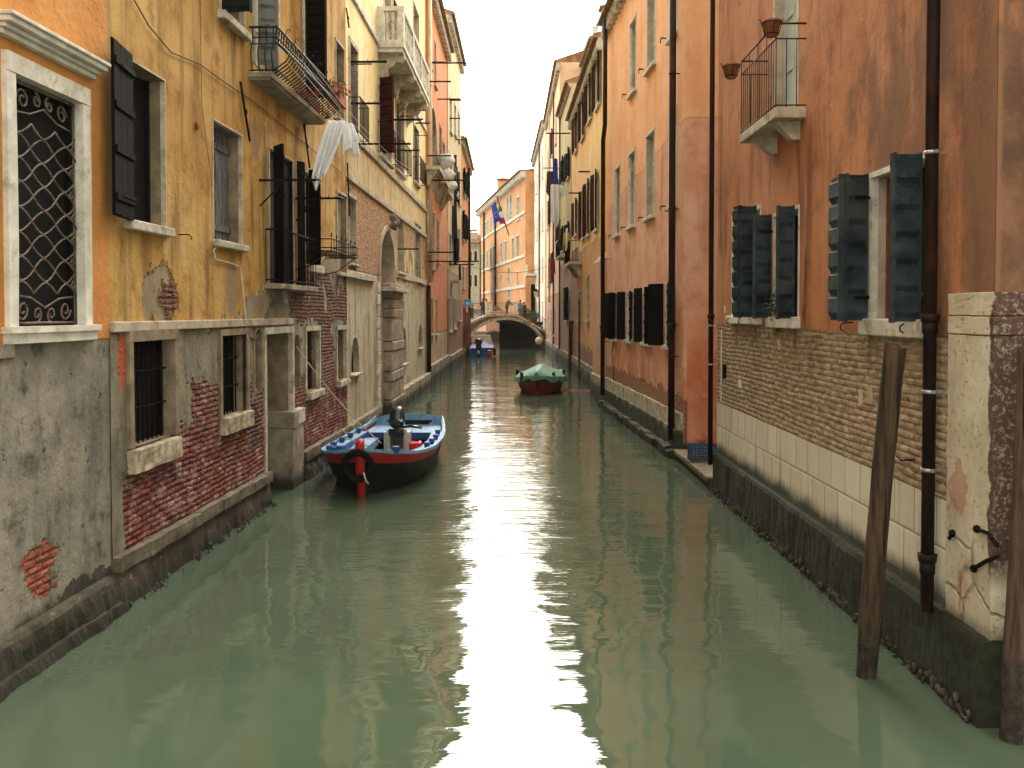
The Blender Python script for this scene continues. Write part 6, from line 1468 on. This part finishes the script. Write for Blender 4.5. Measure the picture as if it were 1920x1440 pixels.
# landing stone in the recess, crate
ls = MB(); ls.box(3.58, 6.5, 17.33, 20.98, -.8, .12); ls.box(3.54, 6.5, 17.35, 20.96, .121, .21)
o = ls.build('landing_step', m_plinth('landing_stone', (.36, .29, .2), .18, .1, 99), cuts=2, rough=.012); tag(o, 'low stone landing step in the gap between the two right-hand houses', 'landing')
def crate(loc, rot, rx):
    e = thing('plastic_crate', 'dark blue slatted plastic crate lying tilted on the stone landing', 'crate', loc, rot); e.rotation_euler = (rx, 0, rot)
    w_, d_, h_ = .30, .20, .30; b = MB()
    for sg in (-1, 1):
        for k in range(6):
            z = h_*k/5*.9; b.box(-w_, w_, sg*d_-.012, sg*d_+.012, z, z+(.03 if k < 5 else .05)); b.box(sg*w_-.012, sg*w_+.012, -d_, d_, z+.001, z+(.03 if k < 5 else .05)+.001)
        for k in range(9): x = -w_+.01+(2*w_-.02)*k/8; b.box(x-.010, x+.010, sg*d_-.009, sg*d_+.009, 0, h_*.95)
        for k in range(6): y = -d_+.01+(2*d_-.02)*k/5; b.box(sg*w_-.009, sg*w_+.009, y-.010, y+.010, 0, h_*.95)
    for k in range(12): x = -w_+2*w_*k/11; b.box(x-.008, x+.008, -d_, d_, .002, .014)
    for k in range(8): y = -d_+2*d_*k/7; b.box(-w_, w_, y-.008, y+.008, .015, .024)
    b.build('crate_frame', [simple('dark_blue_crate_plastic', (.015, .045, .085), .45, .3, 6, .1)], e)
    c = MB(); c.box(-w_+.02, w_-.02, d_-.035, d_-.015, .16, .30); c.build('inner_panel', simple('bright_blue_crate_plastic', (.03, .17, .42), .5, .2), e)
crate((3.86, 19.2, .24), -.32, -.12)
# pots
def pot(name, label, loc, r, h, mat, plants=0, par=None, saucer=True, group=None, hang=False):
    e = thing(name, label, 'flower pot', loc, 0, group); b = MB()
    prof = [(0, r*.62), (h*.8, r*.93), (h*.8, r*1.05), (h, r*1.07), (h, r*.95), (h*.82, r*.88)]
    b.tube([(0, 0, z) for z, _ in prof], [q for _, q in prof], 18); b.build('pot_body', mat, e)
    b = MB(); b.tube([(0, 0, h*.80), (0, 0, h*.9)], r*.9, 14); b.build('soil', M['dark'], e)
    if hang:
        b = MB()
        for z in (h*.85, h*.15): b.tube([((r*1.1 if z > .1 else r*.75)*math.cos(a*PI/9), (r*1.1 if z > .1 else r*.75)*math.sin(a*PI/9), z) for a in range(19)], .006, 5)
        for a in range(4): b.tube([(r*1.1*math.cos(a*PI/2), r*1.1*math.sin(a*PI/2), h*.85), (r*.75*math.cos(a*PI/2), r*.75*math.sin(a*PI/2), h*.15)], .006, 5)
        for sg in (-1, 1): b.tube([(sg*r*1.1, 0, h*.85), (sg*r*1.2, 0, h*1.05), (sg*r*1.35, 0, h*1.1), (sg*r*1.4, 0, h*.98)], .006, 5)
        b.build('ring_holder', M['iron'], e)
    if plants: b = foliage(plants, r*1.5, h); b.build('foliage', M['leaf'], e, fix=False)
    return e
def foliage(n, R, z0, H=None, lr=.045, seed=1, droop=0):
    rnd = random.Random(seed); b = MB(); H = H or R*1.6
    for i in range(n):
        a = rnd.random()*2*PI; q = rnd.random()**.5*R; z = z0+rnd.random()*H*(1-q/R*.4)-droop*rnd.random()
        p = Vector((math.cos(a)*q, math.sin(a)*q, z)); d = Vector((rnd.uniform(-1, 1), rnd.uniform(-1, 1), rnd.uniform(-.4, 1))).normalized(); e_ = d.orthogonal().normalized(); s_ = lr*rnd.uniform(.6, 1.3)
        b.face([p, p+d*s_+e_*s_*.4, p+d*s_*2.2, p+d*s_-e_*s_*.4])
    return b
pA = at_y(1443, 45, 12.15)
pot('hanging_pot', 'terracotta pot in an iron ring on the near corner of the right-hand balcony', (3.24, 12.08, 6.64), .115, .20, M['terra'], hang=True, group='pots on the balcony rail')
pot('hanging_pot', 'terracotta pot in an iron ring on the far corner of the right-hand balcony', (3.20, 14.12, 6.62), .115, .20, M['terra'], hang=True, group='pots on the balcony rail')
u, z = r1.UZ(1684, 597); wp = r1.e.matrix_world if False else None
def loc_of(b, u, y, z): p = b.P0+b.d*u+b.n*y; return (p.x, p.y, z)
pot('window_pot', 'small red plastic pot on the sill of the large shuttered window', loc_of(r1, (qB[0]+qB[1])/2+.12, .06, qB[2]+.002), .085, .15, M['redpot'], 40)
zA = r1.Z(1470, 594)
e = thing('window_plant', 'trailing green plant on the sill between the two blue shutters', 'plant', loc_of(r1, U(1465) if False else r1.U(1463), -.02, zA+.002))
b = foliage(260, .15, .02, .40, .035, 3); b.build('foliage', M['leaf'], e, fix=False); b = foliage(50, .07, -.22, .3, .03, 5); b.build('trailing_stems', M['leaf'], e, fix=False); b = MB(); b.tube([(0, 0, 0), (0, 0, .08)], [.05, .06], 10); b.build('pot_body', M['terra'], e)
# red flower box hung on the green balcony
fb = b2.UZ(612, 165); q = loc_of(b2, by1+.12, -.50, 7.30)
e = thing('flower_box', 'red flower box hooked on the far end of the green iron balcony', 'flower box', q, b2.e.rotation_euler[2])
b = MB(); b.box(-.1, .55, -.13, .13, 0, .22); b.build('box', M['redpot'], e, bevel=.015); b = foliage(160, .30, .18, .25, .04, 8); b.build('foliage', M['leaf'], e, fix=False); b = foliage(220, .34, .16, .30, .038, 9); b.build('blossom', M['redflower'], e, fix=False)
e = thing('flower_box', 'brown flower box standing inside the green iron balcony', 'flower box', loc_of(b2, by1-1.0, -.26, 6.99), b2.e.rotation_euler[2])
b = MB(); b.box(-.3, .55, -.1, .1, 0, .22); b.build('box', M['terra'], e, bevel=.015); b = foliage(120, .3, .2, .2, .04, 18); b.build('foliage', M['redflower'], e, fix=False)
# plants by the bridge
q = at_y(997, 600, 86.5)
for i, (dx, lab) in enumerate(((0, 'left large potted shrub beside the right end of the bridge'), (.75, 'right large potted shrub beside the right end of the bridge'))):
    e = thing('potted_shrub', lab, 'potted plant', (q.x-.5+dx, 87.6+dx*.3, 2.36-.38*dx), 0, 'potted shrubs by the bridge')
    b = MB(); b.tube([(0, 0, 0), (0, 0, .5)], [.22, .32], 14); b.build('pot_body', M['terra'], e); b = foliage(420, .5, .45, .9, .09, 20+i); b.build('foliage', M['leaf'], e, fix=False)
# ================================================================== LAUNDRY AND LINES
def cloth(name, label, loc, wd, ht, rz=0, mat=None, folds=5, amp=.05, pinch=.6, seed=0, lean=(0, 0), cat='laundry', group=None, tail=0):
    rows = []; n, m = 22, 26
    for i in range(n+1):
        v = i/n; row = []
        for j in range(m+1):
            u = j/m-.5; wv = wd*(1-pinch*(1-v)**1.2*.8-tail*v**1.5)
            x = u*wv+lean[0]*v; y = amp*(math.sin(u*folds*2*PI+seed+v*1.5)*(.5+.5*v)+.7*noise.noise(Vector((u*3, v*2.4, seed))))+lean[1]*v
            z = -ht*v*(1+.14*math.cos(u*PI*2+seed))+.05*noise.noise(Vector((u*4, 0, seed)))*(v > .5)
            row.append((x, y, z))
        rows.append(row)
    b = MB(); b.grid(rows, 0, True); o = b.build(name, mat or M['white'], solid=.008); o.location = loc; o.rotation_euler = (0, 0, rz)
    return tag(o, label, cat, group)
a = at_y(632, 226, 17.0)
cloth('white_sheet', 'white sheet twisted in the wind on the line before the ochre house', (a.x, 17.0, a.z), .50, 1.10, .25, amp=.07, folds=2.5, pinch=.5, seed=1, lean=(-.34, 0), tail=.6)
cloth('white_sheet', 'shorter white cloth billowing beside the twisted sheet on the same line', (a.x+.14, 17.35, a.z+.02), .34, .52, .5, amp=.09, folds=1.6, pinch=.35, seed=4, lean=(.05, 0), tail=.2)
for i, (x, zz, Y1) in enumerate(((-3.10, 7.05, 29.6), (-3.18, 7.00, 29.6), (-3.28, 6.98, 29.8), (-3.38, 6.96, 30.0))):
    sagline('washing_line', 'one of the thin pale washing lines strung along the left bank above the canal', 'washing line', (x, 14.6, zz), (x+.08*i, Y1, 7.6-.12*i), .22, .0045, M['line'], group='washing lines over the left bank')
sagline('washing_line', 'thin washing line between the two lower iron arms of the ochre house', 'washing line', (-3.15, 15.55, 5.34), (-3.08, 17.75, 5.3), .05, .005, M['line'])
for i, (px, py, Y, s) in enumerate(((836, 303, 46, .42), (840, 330, 50, .38), (844, 350, 54, .37), (850, 368, 58, .36))):
    q = at_y(px, py, Y); b = MB(); rows = []
    for r_ in range(13):
        v = r_/12; row = []
        for k in range(16):
            a_ = 2*PI*k/16; rr = s*(math.sin(PI*min(1, v*.93+.07))**.55)*(1+.34*noise.noise(Vector((math.cos(a_)*1.6+i*5, math.sin(a_)*1.6, v*3)))+.09*math.sin(a_*4+v*5+i)+.06*math.sin(a_*7-v*9))
            row.append((math.cos(a_)*rr*1.02, math.sin(a_)*rr*.5, s*(.85-1.6*v)+.03*math.sin(a_*3+i)))
        rows.append(row)
    b.grid(rows, 0, True, True); b.face(rows[0]); b.face(rows[-1])
    o = b.build('puffed_laundry', M['offwhite']); o.location = q; tag(o, ['nearest and largest', 'second', 'third', 'farthest and smallest'][i]+' of the four wind-filled white garments hanging in a row on the left', 'laundry', 'wind-filled white laundry')
for i in range(2): sagline('washing_line', 'washing line carrying the four wind-filled garments', 'washing line', (-3.45+.5*i, 43.5, 10.75), (-3.25+.35*i, 62, 10.6), .1, .012, M['line'], group='lines of the wind-filled laundry')
q = at_y(852, 395, 56); cloth('dark_trousers', 'narrow dark trousers hanging below the wind-filled laundry', (q.x, 56, q.z+.3), .35, 2.0, .2, simple('dark_cloth', (.03, .025, .025), .9), 2, .05, .3, 3)
q = at_y(1041, 346, 57)
cloth('white_sheet', 'long white sheet hanging from the right bank above the canal', (q.x, 57, q.z), .85, 2.3, .2, amp=.12, folds=2, pinch=.5, seed=7, lean=(.1, 0), tail=.35)
cloth('white_cloth', 'small white cloth blown sideways beside the long white sheet', (q.x+.33, 57.6, q.z+.05), .5, .6, .3, amp=.08, folds=1.5, pinch=.3, seed=9, lean=(.35, 0))
q = at_y(1041, 297, 58); cloth('blue_garment', 'bright blue garment hanging on the right bank above the white sheet', (q.x, 58, q.z), .34, 1.5, .2, simple('royal_blue_cloth', (.02, .06, .42), .9), 2, .06, .3, 5)
q = at_y(1031, 321, 59); cloth('brown_net', 'brown net bag hanging left of the blue garment', (q.x, 59, q.z), .5, 1.5, .2, simple('brown_net_cloth', (.09, .05, .035), .9, .5, 60), 3, .06, .4, 6)
q = at_y(1037, 487, 62); cloth('red_garment', 'small red garment hanging low before the peach house', (q.x, 62, q.z), .35, .95, .2, simple('red_cloth', (.45, .02, .02), .9), 2, .05, .3, 8)
sagline('washing_line', 'rod carrying the blue garment and white sheet on the right bank', 'washing line', (3.2, 58.5, at_y(1041, 315, 58.5).z), (1.9, 58.5, at_y(1041, 315, 58.5).z), 0, .03, M['pipe'])
o = cloth('white_towel', 'square white towel over the balcony rail of the yellow house', loc_of(r3, r3.U(1086), -.64, r3.Z(1082, 434)), 1.05, .95, r3.e.rotation_euler[2], M['white'], 2, .02, .05, 2)
q = at_y(1062, 436, 50); cloth('yellow_cloth', 'small yellow cloth hanging left of the white towel', (q.x, 50, q.z), .4, .75, .1, simple('yellow_cloth', (.55, .42, .06), .9), 2, .04, .3, 3)
# cable over the canal by the bridge
a, c_ = at_y(877, 497, 74), at_y(1024, 500, 80)
sagline('overhead_cable', 'thin cable sagging across the canal before the bridge', 'cable', a, c_, .55, .02, M['redframe'])
# ================================================================== SIGN, LAMP, FLAGS
e = thing('blue_sign', 'square blue sign with white boat symbol on the far left wall', 'sign', at_y(877, 568, 67))
b = MB(); b.box(-.27, .27, -.02, .02, -.27, .27); b.build('sign_plate', simple('sign_white', (.75, .78, .8), .4, .05), e)
b = MB(); b.box(-.245, .245, -.026, -.0205, -.245, .245); b.build('blue_face', simple('sign_blue', (.02, .42, .88), .35, .05), e)
b = MB(); b.prism([(-.16, -.03), (.16, -.03), (.13, -.10), (-.13, -.10)], -.032, -.0265); b.prism([(-.10, -.03), (-.10, .04), (-.02, .06), (-.02, -.03)], -.032, -.0265); b.prism([(.0, -.03), (.0, .10), (.04, .10), (.04, -.03)], -.032, -.0265); b.prism([(.05, -.03), (.05, .05), (.13, .02), (.13, -.03)], -.032, -.0265); b.prism([(-.18, -.14), (.18, -.14), (.18, -.165), (-.18, -.165)], -.032, -.0265)
b.build('boat_symbol', simple('sign_symbol_white', (.85, .88, .9), .4, .05), e); b = MB(); b.tube([(-.25, .02, .15), (-.75, .02, .15)], .02, 6); b.tube([(-.25, .02, -.15), (-.75, .02, -.15)], .02, 6); b.build('bracket', M['iron'], e)
q = at_y(1005, 600, 87.0)
e = thing('street_lamp', 'iron street lamp with square lantern at the right end of the bridge', 'street lamp', (q.x, 87.0, 1.36)); zl = at_y(1005, 557, 87).z-1.36
b = MB(); b.tube([(0, 0, 0), (0, 0, .3), (0, 0, .35), (0, 0, zl-.1)], [.11, .09, .05, .04], 8); b.tube([(-.12, 0, zl-.1), (.12, 0, zl-.1)], .025, 5); b.build('post', M['iron'], e)
b = MB(); b.hexa([(-.16, -.16, zl), (.16, -.16, zl), (-.16, .16, zl), (.16, .16, zl), (-.24, -.24, zl+.5), (.24, -.24, zl+.5), (-.24, .24, zl+.5), (.24, .24, zl+.5)]); b.build('lantern_glass', simple('milky_lamp_glass', (.6, .55, .48), .3, .1), e)
b = MB(); b.hexa([(-.27, -.27, zl+.501), (.27, -.27, zl+.501), (-.27, .27, zl+.501), (.27, .27, zl+.501), (-.06, -.06, zl+.75), (.06, -.06, zl+.75), (-.06, .06, zl+.75), (.06, .06, zl+.75)]); b.tube([(0, 0, zl+.75), (0, 0, zl+.95)], [.03, .01], 5)
for sx in (-1, 1):
    for sy in (-1, 1): b.tube([(sx*.165, sy*.165, zl-.02), (sx*.245, sy*.245, zl+.5)], .02, 4)
b.build('lantern_frame', M['iron'], e)
e = thing('flagpole', 'slanting flagpole on the front of the orange palace', 'flagpole', (0, 0, 0)); a, c_ = at_y(954, 441, 119.5), at_y(931, 366, 116); b = MB(); b.tube([a, c_], .07, 6); b.build('pole', M['pipe'], e); b = MB(); b.blob(c_, (.14, .14, .14)); b.build('finial', M['stonew'], e)
def flag(name, label, P, mats, W, H):
    b = MB(); n, m = 12, 16; rows = []
    for i in range(n+1):
        v = i/n; rows.append([(W*(j/m-.5)*(.6+.4*v)+v*W*.5, .10*math.sin(j*.9+v*2), -H*v+.2*math.sin(j/m*2.5)) for j in range(m+1)])
    b.grid(rows, (lambda i, j: min(len(mats)-1, int(i*len(mats)/n))) if len(mats) > 1 else 0, True); o = b.build(name, mats, solid=.02); o.location = P; return tag(o, label, 'flag', 'flags on the palace')
q = at_y(926, 386, 115.5); fe = flag('blue_flag', 'blue flag with a ring of gold stars hanging before the orange palace', q, [simple('flag_blue', (.02, .05, .40), .9)], .95, 2.1)
b = MB()
for k in range(12):
    a_ = k*PI/6; cx, cz = .28+.22*math.cos(a_), -1.05+.30*math.sin(a_); b.prism([(cx+.05*(1 if i % 2 == 0 else .4)*math.sin(i*PI/5), cz+.05*(1 if i % 2 == 0 else .4)*math.cos(i*PI/5)) for i in range(10)], -.16, -.13)
b.build('gold_stars', simple('flag_gold', (.8, .6, .05), .8), fe)
q = at_y(937, 388, 116.5); flag('tricolour_flag', 'green, white and red flag hanging before the orange palace', q, [simple('flag_green', (.02, .22, .06), .9), M['white'], simple('flag_red', (.55, .02, .02), .9)], .6, 2.2)
# ================================================================== PEOPLE ON THE BRIDGE
skin = simple('skin', (.42, .25, .17), .6, .1)
def person(label, px, Y, z, coat, trousers, hair, rz=0, lean=0, h=1.68, arm_=0, hat=None, group='people on the bridge'):
    r = ray(px, 560); x = r.x/r.y*Y
    J = {'pel': (0, 0, .93), 'ch': (0, -.02-lean*.25, 1.28), 'nk': (0, -.03-lean*.42, 1.46), 'hd': (0, -.06-lean*.5, 1.60), 'top': (0, -.05-lean*.52, 1.71)}
    E = [('pel', 'ch'), ('ch', 'nk'), ('nk', 'hd'), ('hd', 'top')]; R = {'pel': .15, 'ch': .17, 'nk': .06, 'hd': .092, 'top': .07}
    for sg, n_ in ((-1, 'l'), (1, 'r')):
        f = sg*.10
        J.update({'hip'+n_: (sg*.10, 0, .88), 'kn'+n_: (sg*.11, -.05+f*.8, .48), 'an'+n_: (sg*.11, .02+f, .07), 'to'+n_: (sg*.12, -.14+f, .03), 'sh'+n_: (sg*.19, -.03-lean*.38, 1.40), 'el'+n_: (sg*.26, -.02-lean*.45-arm_*.1, 1.12), 'wr'+n_: (sg*.20, -.20-lean*.5-arm_*.22, 1.02+arm_*.12), 'ha'+n_: (sg*.17, -.28-lean*.5-arm_*.26, 1.02+arm_*.14)})
        E += [('pel', 'hip'+n_), ('hip'+n_, 'kn'+n_), ('kn'+n_, 'an'+n_), ('an'+n_, 'to'+n_), ('ch', 'sh'+n_), ('sh'+n_, 'el'+n_), ('el'+n_, 'wr'+n_), ('wr'+n_, 'ha'+n_)]
        R.update({'hip'+n_: .11, 'kn'+n_: .07, 'an'+n_: .05, 'to'+n_: .045, 'sh'+n_: .085, 'el'+n_: .06, 'wr'+n_: .042, 'ha'+n_: .045})
    ks = list(J); me = bpy.data.meshes.new('person'); me.from_pydata([J[k] for k in ks], [(ks.index(a), ks.index(b_)) for a, b_ in E], []); me.skin_vertices or None
    tmp = bpy.data.objects.new('person', me); C.objects.link(tmp)
    sk = tmp.modifiers.new('s', 'SKIN'); sl = tmp.data.skin_vertices[0].data
    for i, k in enumerate(ks): sl[i].radius = (R[k], R[k]*(.75 if k in ('ch', 'pel') else 1)); sl[i].use_root = (k == 'pel')
    tmp.modifiers.new('u', 'SUBSURF').levels = 1; dg = bpy.context.evaluated_depsgraph_get(); m2_ = bpy.data.meshes.new_from_object(tmp.evaluated_get(dg)); C.objects.unlink(tmp); bpy.data.objects.remove(tmp)
    for m_ in (coat, trousers, skin, M['iron']): m2_.materials.append(m_)
    for p in m2_.polygons:
        c = p.center; p.use_smooth = True
        p.material_index = 2 if (c.z > 1.50 or (abs(c.x) < .25 and c.y < -.23-lean*.4 and 1.0 < c.z+lean < 1.3)) else 3 if c.z < .09 else 1 if c.z < .84 else 0
    o = bpy.data.objects.new('person', m2_); C.objects.link(o); o.location = (x, Y, z); o.rotation_euler = (0, 0, rz); s = h/1.74; o.scale = (s, s, s)
    tag(o, label, 'person', group)
    hc = J['hd']; b = MB(); b.blob((hc[0], hc[1]+.02, hc[2]+.05), (.105, .115, .11), 0, 12, 8); b.build('hat' if hat else 'hair', hat or hair, o)
    b = MB(); b.tube([(0, .0, .80), (0, -.01, .95), (0, -.02-lean*.15, 1.15), (0, -.03-lean*.3, 1.38), (0, -.03-lean*.4, 1.46)], [.215, .195, .20, .20, .10], 14); cc = b.build('coat', coat, o)
    for v in cc.data.vertices: v.co.y = (v.co.y)*.72
    return o
def clo(n, c): return simple(n, c, .9, .2, 8)
dkc, nav, br_, gr_ = clo('black_coat', (.02, .02, .024)), clo('navy_coat', (.025, .035, .08)), clo('brown_coat', (.07, .045, .035)), clo('grey_green_coat', (.10, .12, .11))
blu, jean = clo('pale_blue_jacket', (.16, .24, .42)), clo('dark_jeans', (.03, .04, .07)); hairb = clo('brown_hair', (.05, .03, .02))
person('person in a black coat walking up the left steps of the bridge', 885, 87.2, 2.25, dkc, dkc, hairb, 1.5)
person('person in a dark brown coat at the left railing post, second from left', 905, 86.9, 2.75, br_, jean, hairb, .3, .2, 1.72)
person('person in a navy coat leaning on the left part of the railing', 913, 86.6, 2.82, nav, dkc, hairb, -.4, .25, 1.62, 1)
person('person in grey-green coat and yellow hat bending over the middle of the bridge railing', 950, 86.6, 2.86, gr_, jean, hairb, .9, .5, 1.66, 1, hat=clo('yellow_hat', (.75, .50, .05)))
person('person in a pale blue jacket at the right of the bridge', 975, 86.9, 2.72, blu, jean, hairb, .2, .15, 1.62, 1)
person('person in a dark coat farthest right on the bridge', 984, 87.2, 2.55, dkc, jean, hairb, -.9, .1, 1.6)
# leaf litter floating by the right wall
b = foliage(240, .9, .0, .03, .05, 77)
for i, v in enumerate(b.v): b.v[i] = (v[0]*1.0, v[1]*.9, max(.004, v[2]*.3+.012))
o = b.build('floating_litter', simple('orange_leaf_litter', (.34, .12, .04), .8, .5, 9), fix=False); q = ground(1083, 733); o.location = (q.x+.1, q.y, 0); tag(o, 'orange-brown litter floating behind the covered boat', 'litter', kind='stuff')
# ================================================================== AIR
hz_ = MB().box(-60, 90, -8, 300, -1.8, 96).build('haze', None if False else M['white']); hz_.data.materials.clear()
hm = bpy.data.materials.new('haze'); hm.use_nodes = True; hm.node_tree.nodes.clear(); pv = hm.node_tree.nodes.new('ShaderNodeVolumePrincipled'); om = hm.node_tree.nodes.new('ShaderNodeOutputMaterial')
pv.inputs['Color'].default_value = (1, .95, .84, 1); pv.inputs['Density'].default_value = .0002; hm.node_tree.links.new(pv.outputs[0], om.inputs['Volume']); hz_.data.materials.append(hm)
hz_['kind'] = 'stuff'; hz_['label'] = 'thin pale haze in the air over the canal'
